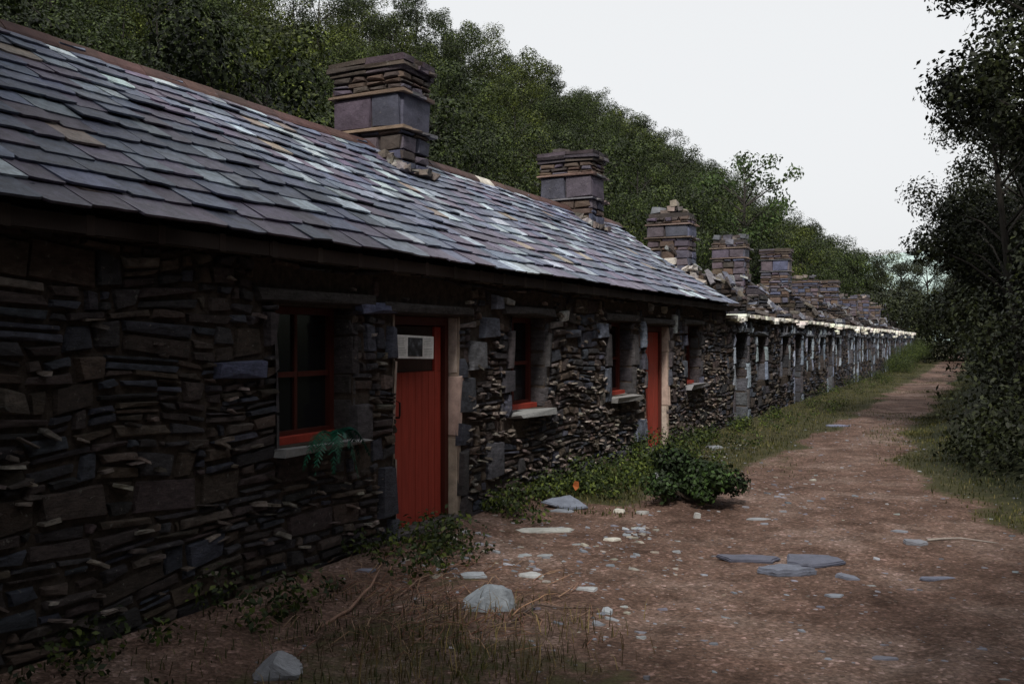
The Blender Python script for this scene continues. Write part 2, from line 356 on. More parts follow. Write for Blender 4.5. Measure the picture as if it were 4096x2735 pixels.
X = Vector((1, 0, 0)); Y = Vector((0, 1, 0)); Zv = Vector((0, 0, 1))
EX, EZ = 0.17, 2.235            # eave edge
RX, RZ = -2.26, 3.86            # ridge
Y0, Y1 = -1.5, 16.86
def chimney(parent, yc, w, l, ztop, cx=-2.26, zbase=3.2, seed=0, ruined=False, name='chimney', lumps=True):
    """slate stack: big slab courses, two thin projecting drip courses, rubble cap"""
    r = rng(seed); mb = MB()
    H = ztop - 3.7
    blue = [(0.095, 0.105, 0.17), (0.11, 0.09, 0.125), (0.085, 0.085, 0.12), (0.12, 0.095, 0.115)]
    brown = [(0.10, 0.068, 0.055), (0.13, 0.09, 0.07), (0.075, 0.06, 0.056)]
    mb.box2((cx - w / 2 + .03, yc - l / 2 + .03, zbase), (cx + w / 2 - .03, yc + l / 2 - .03, ztop - .05), (.05, .04, .038))
    def course(z0, z1, pal, cuts, o=0.0):
        for (O, U, N, L) in ((Vector((cx - w / 2 - o, yc - l / 2 - o, 0)), X, -Y, w + 2 * o), (Vector((cx + w / 2 + o, yc - l / 2 - o, 0)), Y, X, l + 2 * o), (Vector((cx + w / 2 + o, yc + l / 2 + o, 0)), -X, Y, w + 2 * o), (Vector((cx - w / 2 - o, yc + l / 2 + o, 0)), -Y, -X, l + 2 * o)):
            k = max(1, int(round(L / cuts))); c_ = [0] + sorted([L * (i + r.uniform(-.2, .2)) / k for i in range(1, k)]) + [L]
            for a, b_ in zip(c_[:-1], c_[1:]): stone(mb, O - N * .012, U, N, a, b_, z0, z1, .028, vary(r.choice(pal), r, .15), r)
    z1 = 3.7 + H * .26; z2 = 3.7 + H * .62; z3 = ztop - H * .17
    z = zbase
    while z < z1 - .02:
        h = min(r.uniform(.07, .2), z1 - z); course(z, z + h, brown + blue, .3); z += h
    course(z1 + .035, z2, blue, .48)
    z = z2 + .035
    while z < z3 - .02:
        h = min(r.uniform(.05, .09), z3 - z); course(z, z + h, brown + [blue[1]], .22, .01); z += h
    # drip courses: thin slates jutting out
    dm_ = MB()
    for zz in (z1, z2):
        yy = -l / 2 - .05
        while yy < l / 2 + .04:
            ww = r.uniform(.12, .24)
            dm_.box((cx, yc + yy + ww / 2, zz + .017), (w + r.uniform(.08, .15), ww - .008, .03), vary(r.choice([(0.24, .17, .13), (0.2, .15, .13), (.16, .15, .17)]), r), jit=.008, r=r)
            yy += ww
    dm2 = MB()
    if not ruined:
        for k, (o, th) in enumerate([(0.035, .05), (0.06, .05), (0.05, .06)]):
            zz = z3 + .03 + k * .058; yy = -l / 2 - o
            while yy < l / 2 + o - .02:
                ww = r.uniform(.18, .4); ww = min(ww, l / 2 + o - yy + .02)
                for xa in (-1, 1):
                    dm2.box((cx + xa * (w / 4 + o / 2), yc + yy + ww / 2, zz), (w / 2 + o + r.uniform(-.03, .03), ww - .01, th), vary(r.choice([(.065, .05, .062), (.08, .065, .08), (.08, .06, .052)]), r), jit=.012, r=r)
                yy += ww
    if ruined or lumps:
        for k in range(9 if ruined else 3):
            s_ = r.uniform(.08, .24); hgt = r.uniform(0, .22) if ruined else .02
            dm2.box((cx + r.uniform(-w / 2.6, w / 2.6), yc + r.uniform(-l / 2.8, l / 2.8), (z3 if ruined else ztop - .03) + hgt), (s_ * 1.3, s_, s_ * .6), vary(r.choice([(.22, .18, .16), (.12, .10, .10), (.14, .14, .17)]), r), rz=r.uniform(0, 3), jit=.03, r=r)
    ch = mb.build(name, M_chim, parent)
    dm_.build('drip_course', M_chim, ch); dm2.build('chimney_cap', M_chim, ch)
    return ch

cot = empty('slate_cottage', (0, 8, 0))
tag(cot, 'low stone cottage with an intact patchwork slate roof and red doors', 'cottage')
_cb = MB.build
def B(mb, name, mat, parent, smooth=False):
    """link a mesh made in world coordinates under its thing"""
    o = mb.build(name, mat, parent, smooth); p = parent; off = Vector((0, 0, 0))
    while p: off += p.location; p = p.parent
    o.location = -off; return o

DOORS = [(6.115, 7.12), (12.27, 13.33)]
WINS = [(4.74, 5.57), (8.157, 8.95), (10.9, 11.70), (14.25, 15.05)]
DZ = 1.80; WZ0, WZ1 = 0.90, 1.83
holes = [(a, b_, -.2, DZ) for a, b_ in DOORS] + [(a, b_, WZ0, WZ1) for a, b_ in WINS]
r = rng(3)
mb = MB()
core(mb, Y0, Y1, -.2, 2.36, -0.5, -0.012, holes)
B(mb, 'wall_core', M_core, cot)
mb = MB()
lint = []
# lintels and quoin slabs beside the openings
extra = []
for a, b_ in DOORS + WINS:
    lint.append((a - .22, b_ + .22, (DZ if (a, b_) in DOORS else WZ1), (DZ if (a, b_) in DOORS else WZ1) + .11))
for (a, b_, k0, k1) in lint:
    stone(mb, Vector((0, 0, 0)), Y, X, a, b_, k0, k1, .05, (.075, .068, .07), r)
q_blue = [(0.085, 0.09, 0.12), (0.11, 0.12, 0.165), (0.075, 0.07, 0.08), (0.09, 0.08, 0.085)]
for a, b_ in DOORS + WINS:
    isd = (a, b_) in DOORS; z = 0.0 if isd else WZ0 - .05
    while z < (DZ if isd else WZ1):
        h = min(r.uniform(.16, .42), (DZ if isd else WZ1) - z)
        for side in (0, 1):
            w = r.uniform(.08, .26)
            if r.random() < .35: continue
            q = (a - w, a, z, z + h) if side == 0 else (b_, b_ + w, z, z + h)
            stone(mb, Vector((0, 0, 0)), Y, X, *q, .045, vary(r.choice(q_blue), r), r); extra.append(q)
        z += h
# blue-grey and pale slabs set among the wall stones
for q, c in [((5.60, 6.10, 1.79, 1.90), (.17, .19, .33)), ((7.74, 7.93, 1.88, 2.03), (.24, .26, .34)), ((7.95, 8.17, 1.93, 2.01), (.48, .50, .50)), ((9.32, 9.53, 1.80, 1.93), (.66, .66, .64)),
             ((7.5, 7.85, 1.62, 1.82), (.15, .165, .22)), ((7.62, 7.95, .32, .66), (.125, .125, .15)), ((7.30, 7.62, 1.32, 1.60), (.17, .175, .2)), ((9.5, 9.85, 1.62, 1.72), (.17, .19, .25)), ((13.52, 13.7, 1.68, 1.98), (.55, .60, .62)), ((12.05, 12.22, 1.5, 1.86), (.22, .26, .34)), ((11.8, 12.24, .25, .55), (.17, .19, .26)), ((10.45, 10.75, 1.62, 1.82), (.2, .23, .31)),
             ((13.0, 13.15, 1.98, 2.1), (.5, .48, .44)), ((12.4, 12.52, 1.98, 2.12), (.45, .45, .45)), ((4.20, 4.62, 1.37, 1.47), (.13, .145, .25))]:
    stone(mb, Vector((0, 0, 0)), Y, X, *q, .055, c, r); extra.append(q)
stone_wall(mb, Vector((0, 0, 0)), Y, X, Y0, Y1, -.1, 2.34, holes + lint + extra, r, scale=.92, dep=.030, big=.45, wav=.08)
for _ in range(900):      # thin slate shards in the joints, glints put into their pale colours
    u_ = r.uniform(7.2, Y1 - .1) if r.random() < .85 else r.uniform(2, 7); z_ = r.uniform(.15, 2.0) if r.random() < .35 else r.uniform(.15, 1.25)
    if any(h0 - .05 < u_ + .1 and u_ < h1 + .02 and k0 - .05 < z_ < k1 + .05 for h0, h1, k0, k1 in holes): continue
    L_ = r.uniform(.03, .12); a_ = r.uniform(-.5, .2)
    mb.box((.005 + r.uniform(0, .012), u_ + L_ / 2, z_), (r.uniform(.05, .07), L_, r.uniform(.006, .022)), vary(r.choice([(.34, .28, .25), (.20, .16, .145), (.45, .40, .36), (.14, .12, .11)]), r), jit=.007, r=r, M=Matrix.Rotation(a_, 3, 'X'))
w_ = B(mb, 'wall', M_wall, cot)
# reveals: the sides of each opening, each a part
for grp, nm, mt in ((DOORS, 'door_jamb', M_jamb), (WINS, 'window_reveal', M_wall)):
    for a, b_ in grp:
        for y, N in ((b_, -Y), (a, Y)):
            mb = MB(); isd = grp is DOORS; z = 0.0 if isd else WZ0; zt = DZ if isd else WZ1; dp = .225 if isd else .305
            while z < zt - .01:
                h = min(r.uniform(.5, .8) if isd else r.uniform(.12, .3), zt - z)
                stone(mb, Vector((-dp + .012, y, 0)), X, N, 0, dp, z, z + h, .012, vary((.48, .38, .33), r, .1) if isd else vary(r.choice(q_blue[2:]), r), r); z += h
            if isd: mb.box2((-dp + .02, y + .002 * N.y, 0), (-.004, y - .02 * N.y, zt), (.3, .24, .2))
            B(mb, nm, mt, cot)
# gable ends and back wall
for yy, nn, nm in ((Y1, Y, 'gable_wall'), (Y0, -Y, 'gable_wall')):
    mb = MB(); t0 = yy - nn.y * .45
    prof = [(-.012, 0), (-.012, 2.33), (RX, RZ - .06), (-4.51, 2.33), (-4.51, 0)]
    vs = [(x, yy - nn.y * .012, z) for x, z in prof] + [(x, t0, z) for x, z in prof]
    mb.poly(vs, [(0, 1, 2, 3, 4), (9, 8, 7, 6, 5)] + [(i, (i + 1) % 5, 5 + (i + 1) % 5, 5 + i) for i in range(5)], (.04, .034, .032))
    tf = lambda u: RZ - .08 - abs(u - 2.26) * .66
    O = Vector((0, yy, 0)) if nn.y > 0 else Vector((-4.52, yy, 0)); U = -X if nn.y > 0 else X
    stone_wall(mb, O, U, nn, 0, 4.52, 0, 3.8, [], r, top=tf)
    B(mb, nm, M_wall, cot)
mb = MB(); mb.box2((-4.5, Y0 + .46, 0), (-4.1, Y1 - .46, 2.3), (.05, .045, .042)); B(mb, 'back_wall', M_wall, cot)

# roof slates
def slate_slope(mb, sx, r):
    # sx=+1 front slope, -1 back slope
    ex = EX if sx > 0 else 2 * RX - EX
    A = Vector((ex, 0, EZ)); Rr = Vector((RX, 0, RZ)); D = (Rr - A); L = D.length; D.normalize()
    Nn = Vector((D.z * sx, 0, abs(D.x))).normalized()
    if Nn.z < 0: Nn = -Nn
    t = -0.02; ci = 0
    while t < L - .04:
        ex_ = 0.245 - 0.085 * (t / L)          # diminishing courses
        ln = min(ex_ * 1.75, L - t + .02)
        y = Y0 - .12 - r.uniform(0, .3)
        while y < Y1 + .10:
            w = r.uniform(.20, .42) * (1.0 - .25 * t / L)
            y1 = min(y + w, Y1 + .10 + r.uniform(0, .05))
            rr = r.random()
            if rr < .50: c = vary((.115, .135, .200), r, .38)
            elif rr < .78: c = vary((.130, .112, .165), r, .32)
            elif rr < .90: c = vary((.25, .29, .36), r, .25)
            elif rr < .975: c = vary((.40, .47, .53), r, .25)
            else: c = vary((.30, .24, .20), r, .2)
            lift = .020 + r.uniform(0, .014) + (.012 if r.random() < .1 else 0); th = .014
            sag = lambda yy, tt: -.045 * math.sin(math.pi * tt / L) * (1 + .5 * math.sin(yy * .9)) + .022 * noise.noise(Vector((yy * .6, tt, 1)))
            low = t + r.uniform(-.018, .012) - (0.02 if r.random() < .05 else 0); sk = r.uniform(-.006, .006)
            def Q(yy, tt, nn): return A + D * tt + Vector((0, yy, 0)) + Nn * (nn + sag(yy, tt))
            l1 = lift + r.uniform(-.005, .007)
            g = .003
            cr = r.uniform(0, .03) if r.random() < .25 else 0
            c0 = r.uniform(.015, .05) if r.random() < .35 else r.uniform(0, .008); c1_ = r.uniform(.015, .05) if r.random() < .35 else r.uniform(0, .008)
            bot = [(0, c0), (.10, r.uniform(-.004, .004)), (.38, r.uniform(-.008, .008)), (.68, r.uniform(-.008, .008)), (.90, r.uniform(-.004, .004)), (1, c1_)]
            wy = y1 - y - 2 * g; nb_ = len(bot)
            lowp = [(y + g + wy * f_, low + sk * (1 - 2 * f_) + e_, lift + (l1 - lift) * f_) for f_, e_ in bot]
            v = [Q(a, b_, c_ + th) for a, b_, c_ in lowp] + [Q(y1 - g, low + ln, th * .6), Q(y + g, low + ln, th * .6)]
            v += [Q(a, b_, c_) for a, b_, c_ in lowp] + [Q(y1 - g, low + ln, -.002), Q(y + g, low + ln, -.002)]
            T0 = nb_ + 2
            mb.poly(v, [tuple(range(T0))] + [(k_, T0 + k_, T0 + k_ + 1, k_ + 1) for k_ in range(nb_)] + [(T0 - 1, 2 * T0 - 1, T0, 0)], c)
            y = y1
        t += ex_; ci += 1
    # boarding under the slates
    q = [A + D * -.0 + Nn * -.015, A + D * L + Nn * -.015]
    v = []
    for yy in (Y0 - .05, Y1 + .03):
        for p in (A + D * .03, A + D * L):
            for nn in (-.085, -.16): v.append(p + Nn * nn + Vector((0, yy, 0)))
    mb.poly(v, [(0, 2, 3, 1), (4, 5, 7, 6), (0, 1, 5, 4), (2, 6, 7, 3), (0, 4, 6, 2), (1, 3, 7, 5)], (.03, .025, .022))
mb = MB(); slate_slope(mb, 1, r); slate_slope(mb, -1, r)
roof = B(mb, 'roof', M_slate, cot)
mb = MB(); y = Y0 - .1
while y < Y1 + .1:
    w = r.uniform(.38, .46); c = vary((.075, .040, .036), r, .3)
    if 11.35 < y < 11.9: c = (.62, .58, .52)
    zz = RZ + .035 + .022 * noise.noise(Vector((y * .6, 2, 1)))
    pr = [(-.13, -.10), (-.115, -.07), (-.04, .005), (0, .02), (.04, .005), (.115, -.07), (.13, -.10)]
    v = [(RX + a, y + .003, zz + b_) for a, b_ in pr] + [(RX + a, y + w - .003, zz + b_ + r.uniform(-.004, .004)) for a, b_ in pr]
    mb.poly(v, [(i, i + 1, 8 + i, 7 + i) for i in range(6)] + [(0, 1, 2, 3, 4, 5, 6), tuple(range(13, 6, -1))], c)
    y += w
B(mb, 'ridge_tiles', M_ridge, roof)
mb = MB(); y = Y0
while y < Y1:
    w = min(3.0, Y1 - y); mb.box2((EX - .05, y + .002, EZ - .115), (EX - .022, y + w - .002, EZ - .03), vary((.028, .017, .014), r, .3)); y += w
y = Y0 + .2
while y < Y1:
    mb.box((.05, y, EZ - .07), (.2, .05, .10), vary((.045, .03, .025), r, .2)); y += .45
B(mb, 'fascia_board', M_wood_dark, roof)
# chimneys belong to the roof
def reloc(o, chain):
    off = Vector((0, 0, 0))
    for p in chain: off += p.location
    o.location = -off
for yc, sd_, tp in ((9.25, 5, 4.86), (15.08, 8, 4.84)):
    ch = chimney(roof, yc, .94, .60, tp, seed=sd_)
    # pale mortar fillet where the stack meets the slates
    mm = MB(); rr_ = rng(sd_ + 50)
    for k in range(12):
        xx = RX + .5 - .42 * k / 11 if k < 7 else RX + .52; yy = yc - .36 if k < 7 else yc - .32 + .62 * (k - 7) / 4
        zz = RZ - abs(xx - RX) * .67 + .03
        mm.box((xx, yy, zz), (.10, .12, .07), vary((.42, .40, .38) if k < 3 else (.2, .17, .15), rr_, .2), jit=.025, r=rr_)
    mm.build('mortar_fillet', M_chim, ch)
# (roof's location is -cottage.location, so its children share world coordinates)

# doors
def make_door(a, b_, shade_top, seed):
    r = rng(seed); xo = -.10
    d = empty('door', (0, 0, 0)); d.parent = cot; d.location = Vector((xo - .06, (a + b_) / 2, 0)) - cot.location
    base = Vector((xo - .06, (a + b_) / 2, 0))
    def put(mb, name, mat, par=d):
        o = mb.build(name, mat, par); o.location = -base if par is d else (0, 0, 0); return o
    f = MB(); fw = .075
    for q in ((a + .004, a + fw), (b_ - fw, b_ - .016)): f.box2((xo - .09, q[0], 0.0), (xo, q[1], DZ - .004), (1, 1, 1))
    f.box2((xo - .09, a + fw + .001, DZ - fw), (xo - .001, b_ - fw - .001, DZ - .006))
    put(f, 'door_frame', M_redframe)
    p = MB(); ya, yb = a + fw + .012, b_ - fw - .022; n = 8; w = (yb - ya) / n; zt = 1.335 if shade_top else DZ - fw - .01
    for i in range(n): p.box2((xo - .062, ya + w * i + .0025, .03), (xo - .03 + r.uniform(-.002, .002), ya + w * (i + 1) - .0025, zt), (1, 1, 1))
    p.box2((xo - .075, ya, .03), (xo - .063, yb, DZ - fw - .01))
    put(p, 'door_panel', M_red)
    if shade_top:
        g = MB(); g.box2((xo - .062, ya + .001, zt + .004), (xo - .052, yb - .10, DZ - fw - .012)); gl = put(g, 'shade_panel', M_darkpanel)  # dark sheet standing for the shade on the upper door
        g = MB(); g.box2((xo - .062, yb - .098, zt + .003), (xo - .031, yb, DZ - fw - .011)); put(g, 'stile', M_red)
    h = MB(); h.tube([(xo - .03, ya + .1, .98), (xo + .015, ya + .1, .98), (xo + .02, ya + .1, 1.0), (xo + .02, ya + .1, 1.1), (xo - .03, ya + .1, 1.12)], [.008] * 5)
    put(h, 'door_handle', M_iron)
    h = MB(); h.box2((xo - .3, a - .05, -.12), (xo + .14, b_ + .03, .02 + ground_h(.1, a)), (.13, .125, .13)); put(h, 'threshold', M_wall)
    return d
make_door(*DOORS[0], True, 1); make_door(*DOORS[1], False, 2)

def make_window(a, b_, seed):
    r = rng(seed); xo = -.165; base = Vector((xo, (a + b_) / 2, WZ0))
    w = empty('window'); w.parent = cot; w.location = base - cot.location
    def put(mb, name, mat):
        o = mb.build(name, mat, w); o.location = -base; return o
    f = MB(); t = .05; c = (1, 1, 1)
    f.box2((xo - .07, a + .012, WZ0 + .03), (xo, a + .012 + t, WZ1)); f.box2((xo - .07, b_ - .012 - t, WZ0 + .03), (xo, b_ - .012, WZ1))
    f.box2((xo - .07, a + .013 + t, WZ1 - t), (xo - .001, b_ - .013 - t, WZ1 - .001)); f.box2((xo - .07, a + .013 + t, WZ0 + .031), (xo + .001, b_ - .013 - t, WZ0 + .03 + t))
    put(f, 'window_frame', M_redframe)
    f = MB(); m_ = (a + b_) / 2; mz = (WZ0 + WZ1) / 2
    f.box2((xo - .055, m_ - .015, WZ0 + .08), (xo - .02, m_ + .015, WZ1 - .05)); f.box2((xo - .05, a + .063, mz - .018), (xo - .015, m_ - .016, mz + .018)); f.box2((xo - .05, m_ + .016, mz - .018), (xo - .015, b_ - .063, mz + .018))
    put(f, 'glazing_bars', M_redframe)
    f = MB(); f.box2((xo - .045, a + .05, WZ0 + .07), (xo - .04, b_ - .05, WZ1 - .04)); put(f, 'window_pane', M_glass)
    f = MB(); f.box2((xo + .002, a + .008, WZ0 + .002), (xo + .075, b_ - .02, WZ0 + .05)); put(f, 'timber_sill', M_red)
    f = MB(); f.box(((xo + .06 + .09) / 2 - .02, m_, WZ0 - .03), (.30, b_ - a + .1, .055), vary((.26, .255, .27), r, .1), jit=.02, r=r); put(f, 'stone_sill', M_jamb)
for i, (a, b_) in enumerate(WINS): make_window(a, b_, 10 + i)

# sign on the upper part of the first door
sg = empty('information_sign', (-.015, 6.41, 1.545))
tag(sg, 'white information board with a dark picture in its middle on the near red door', 'sign')
sgt = MB(); sgt.box((0, 0, 0), (.022, .575, .185), (1, 1, 1)); sgt.build('board', M_signwhite, sg)
for q in (-.2, .2):
    sgb = MB(); sgb.box((-.05, q, 0), (.075, .04, .12), (1, 1, 1)); sgb.build('bracket', M_darkpanel, sg)
sgp = MB(); sgp.box((.0135, .0, 0), (.003, .215, .150), (1, 1, 1)); sgp.build('printed_picture', M_photo, sg)
sgx = MB(); rr_ = rng(4)
for side in (-1, 1):
    sgx = MB()
    for k in range(11):
        if k in (5,): continue
        L = rr_.uniform(.10, .135); sgx.box((.0125, side * .198 + (L - .14) / 2, .07 - k * .0135), (.001, L, .003), (1, 1, 1))
    sgx.build('printed_text', M_ink, sg)
sg.rotation_euler = (math.radians(-1.5), 0, 0)

# ------------------------------------------------------------------ ruined cottages of the same row
bounds = [16.93, 21.3, 27.1, 33.9, 40.3, 47.0, 54.0, 61.0, 68.0, 75.0]
tops = [4.55, 4.50, 4.80, 4.12, 4.38, 3.92, 4.28, 3.95, 4.1]
nth = ['nearest', 'second', 'third', 'fourth', 'fifth', 'sixth', 'seventh', 'eighth', 'farthest']
extra_l = ['pale slabs by its door gap', 'under a squat two-slab chimney', 'with a squared chimney and ledge', 'low broken stack', 'with stepped blue slabs', 'with a worn stump of a stack', 'half lost in shade', 'close to the trees', 'where the wall ends under the trees']
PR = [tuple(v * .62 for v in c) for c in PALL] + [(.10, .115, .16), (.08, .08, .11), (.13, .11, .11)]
for i in range(9):
    y0, y1 = bounds[i], bounds[i + 1]; r = rng(100 + i); L = y1 - y0; off = Vector((0, y0, 0))
    u = empty('ruined_cottage', (0, y0, 0))
    tag(u, f'{nth[i]} roofless ruin in the row, {extra_l[i]}', 'ruin')
    hs_ = []
    if L > 5: k = [(0.8, 1.7, .75, 1.68), (2.5, 3.6, -.2, 1.74), (4.4, 5.3, .75, 1.68)]
    else: k = [(.55, 1.6, -.2, 1.74), (2.5, 3.4, .75, 1.68)]
    k = [(a, b_, c, d) for a, b_, c, d in k if b_ < L - .3]
    tpn = lambda q, i=i: 2.05 - (.10 + .05 * i) * max(0, noise.noise(Vector((q * .8 + i * 9, 0, 0)))) * 2
    mb = MB(); core(mb, 0, L, -.2, 1.9, -.5, -.012, k); 
    o = mb.build('wall_core', M_core, u)
    mb = MB(); sc = 1.0 + .25 * (i > 2) + .4 * (i > 5); ex = []
    for a, b_, c, d in k:
        z = max(0, c)
        while z < d:
            h = min(r.uniform(.2, .5), d - z)
            for q in ((a - r.uniform(.08, .16), a, z, z + h), (b_, b_ + r.uniform(.08, .2), z, z + h)):
                stone(mb, Vector((0, 0, 0)), Y, X, *q, .05, vary(r.choice([(.36, .42, .50), (.22, .26, .34), (.10, .11, .14), (.09, .08, .09)]), r), r); ex.append(q)  # paler quoins put the lit edges of the openings into colour
            z += h
        q = (a - .2, b_ + .2, d, d + .1); ex.append(q); stone(mb, Vector((0, 0, 0)), Y, X, *q, .06, (.16, .17, .2), r)
        for yy in (b_,):   # reveals facing the viewer, coloured dark so the openings look shaded
            z = max(0, c)
            while z < d:
                h = min(r.uniform(.15, .4), d - z); stone(mb, Vector((-.48, yy, 0)), X, -Y, 0, .5, z, z + h, .015, vary(r.choice([(.05, .05, .06), (.07, .06, .06), (.10, .10, .12)]), r), r); z += h
    # hanging shards of slate under the wall top
    for _ in range(int(L * 2.5)):
        q0 = r.uniform(0, L - .15); q = (q0, q0 + r.uniform(.06, .16), 1.74, 1.74 + r.uniform(.1, .24))
        stone(mb, Vector((0, 0, 0)), Y, X, *q, .07, vary(r.choice([(.30, .34, .40), (.2, .23, .3), (.12, .12, .14)]), r), r)
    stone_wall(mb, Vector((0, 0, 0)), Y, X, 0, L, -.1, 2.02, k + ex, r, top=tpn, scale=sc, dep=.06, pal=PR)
    mb.build('wall', M_ruin, u)
    # coping slates, coloured near white for the lit wall top
    mb = MB(); yy = 0.0
    while yy < L - .05:
        w = min(r.uniform(.16, .5), L - yy); zz = max(1.80, tpn(yy + w / 2) + .01)
        mb.box((-.24 + r.uniform(-.015, .02), yy + w / 2, zz + r.uniform(-.01, .02)), (.70 + r.uniform(-.05, .10), w - .006, r.uniform(.05, .07) * (1 + .14 * i)), vary(r.choice([(.88, .84, .74), (.86, .84, .78), (.78, .75, .70)]), r, .10), jit=.007, r=r)
        yy += w
    mb.build('coping', M_jamb, u)
    # cross wall (old gable) at the far end of the unit, and its stack
    mb = MB(); g0 = L - .5
    apex = 3.72 - .25 * (i > 3)
    tf = lambda q, i=i, ap=apex: ap - abs(q - 2.26) * (.70 + .05 * (i % 3)) + .34 * noise.noise(Vector((q * 1.7, i * 5 + 2, 0))) * min(1, abs(q - 2.26)) + .12 * noise.noise(Vector((q * 6, i * 5, 3))) - (.28 if .5 < q < 1.25 and i % 3 == 1 else 0)
    n_ = 16; vs = []
    for yy in (g0 + .02, L - .02):
        for j in range(n_ + 1):
            q = 4.5 * j / n_; vs.append((-q - .012, yy, tf(q) - .06))
        for j in range(n_ + 1): vs.append((-4.5 * j / n_ - .012, yy, -.1))
    m_ = n_ + 1; fs = []
    for j in range(n_):
        fs += [(j, j + 1, m_ + j + 1, m_ + j)]; o2 = 2 * m_
        fs += [(o2 + j + 1, o2 + j, o2 + m_ + j, o2 + m_ + j + 1), (j + 1, j, o2 + j, o2 + j + 1)]
    fs += [(n_, 2 * m_ + n_, 3 * m_ + n_, m_ + n_)]
    mb.poly(vs, fs, (.05, .042, .04))
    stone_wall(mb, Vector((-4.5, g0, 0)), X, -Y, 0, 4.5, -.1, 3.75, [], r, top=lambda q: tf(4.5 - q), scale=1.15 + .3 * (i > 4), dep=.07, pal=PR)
    # loose slates lying on the sloping wall head
    for _ in range(60):
        q = r.uniform(0.1, 4.4); s_ = r.uniform(.14, .38)
        mb.box((-q, g0 + r.uniform(0, .5), tf(q) - .03 + r.uniform(0, .07)), (s_, r.uniform(.12, .36), r.uniform(.025, .09)), vary(r.choice([(.12, .10, .10), (.16, .17, .22), (.10, .085, .085), (.2, .17, .15), (.3, .3, .32)]), r), jit=.02, r=r,
               M=Matrix.Rotation((0.6 if q > 2.26 else -0.6) * -1 + r.uniform(-.7, .7), 3, 'Y') @ Matrix.Rotation(r.uniform(-.4, .4), 3, 'Z'))
    mb.build('cross_wall', M_ruin, u)
    ch = chimney(u, L - .3, (.98, .92, .96, 1.05, .85, 1.0, .9, .95, .9)[i], (.6, .62, .55, .66, .5, .6, .62, .5, .6)[i], tops[i], zbase=2.9, seed=60 + i, ruined=(i in (0, 1, 3, 5, 6, 7, 8)), lumps=False)
    if i == 0:
        rm = MB(); rr_ = rng(9)
        for kk in range(4): rm.box((-2.26 + rr_.uniform(-.1, .1), L - .35, 4.42 + kk * .1), (.26 - kk * .04, .24, .13), vary((.36, .29, .25), rr_, .2), jit=.03, r=rr_)
        rm.build('broken_block', M_chim, ch)
        rm = MB()
        for kk in range(26): rm.box((-2.0 + rr_.uniform(-.5, .55), g0 - .16 + rr_.uniform(-.1, .1), 3.12 + rr_.uniform(-.25, .3)), (rr_.uniform(.1, .3), .2, rr_.uniform(.05, .14)), vary((.5, .46, .42), rr_, .25), jit=.04, r=rr_)
        rm.build('mortar_heap', M_chim, ch)
    # rubble spilled inside
    mb = MB()
    for _ in range(70):
        s_ = r.uniform(.15, .5); mb.box((r.uniform(-3.8, -.9), r.uniform(.3, L - .8), r.uniform(0.05, .6)), (s_, s_ * r.uniform(.4, .9), s_ * r.uniform(.15, .5)), vary(r.choice(PR), r), jit=.05, r=r, M=Matrix.Rotation(r.uniform(-.6, .6), 3, 'X') @ Matrix.Rotation(r.uniform(0, 3), 3, 'Z'))
    mb.build('rubble', M_ruin, u)['kind'] = 'stuff'
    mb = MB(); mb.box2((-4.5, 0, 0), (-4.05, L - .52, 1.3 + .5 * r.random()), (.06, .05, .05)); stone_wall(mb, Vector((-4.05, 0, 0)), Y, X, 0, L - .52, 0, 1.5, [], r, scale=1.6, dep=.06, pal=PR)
    mb.build('back_wall', M_ruin, u)

# ------------------------------------------------------------------ foliage
def leaves_mesh(name, C, N, size, rs, aspect=0.55, up=0.0, scat=.55):
    """C centres (n,3), N preferred normals; diamond leaves with a bent tip"""
    n = len(C)
    rnd = rs.normal(size=(n, 3)); nn = N * 0.9 + rnd * scat; nn /= np.linalg.norm(nn, axis=1, keepdims=True) + 1e-9
    t = rs.normal(size=(n, 3)); t[:, 2] -= up; u = t - (t * nn).sum(1, keepdims=True) * nn; u /= np.linalg.norm(u, axis=1, keepdims=True) + 1e-9
    v = np.cross(nn, u); s = size * rs.uniform(.6, 1.35, size=(n, 1))
    V = np.empty((n, 4, 3), dtype=np.float32)
    V[:, 0] = C - u * s * .5; V[:, 1] = C + v * s * aspect * .5 + nn * s * .06; V[:, 2] = C + u * s * .5; V[:, 3] = C - v * s * aspect * .5 + nn * s * .06
    me = bpy.data.meshes.new(name); me.vertices.add(n * 4); me.vertices.foreach_set('co', V.ravel())
    me.loops.add(n * 4); me.loops.foreach_set('vertex_index', np.arange(n * 4, dtype=np.int32))
    me.polygons.add(n); me.polygons.foreach_set('loop_start', np.arange(0, n * 4, 4, dtype=np.int32)); me.polygons.foreach_set('loop_total', np.full(n, 4, dtype=np.int32))
    me.update(); me.validate(); return me
def blobs_leaves(centers, radii, n, rs, flat=.8, shell=.55):
    k = len(centers); wts = np.array(radii) ** 2; wts /= wts.sum(); idx = rs.choice(k, size=n, p=wts)
    d = rs.normal(size=(n, 3)); d /= np.linalg.norm(d, axis=1, keepdims=True)
    rad = np.array(radii)[idx][:, None] * (shell + (1 - shell) * rs.uniform(0, 1, (n, 1)) ** .6)
    lump = 1 + .22 * np.sin(d[:, :1] * 7 + idx[:, None]) * np.cos(d[:, 1:2] * 6 + idx[:, None] * 2)
    C = np.array(centers)[idx] + d * rad * lump * np.array([1, 1, flat]); N = d + np.array([0, 0, .45]); N /= np.linalg.norm(N, axis=1, keepdims=True)
    return C, N
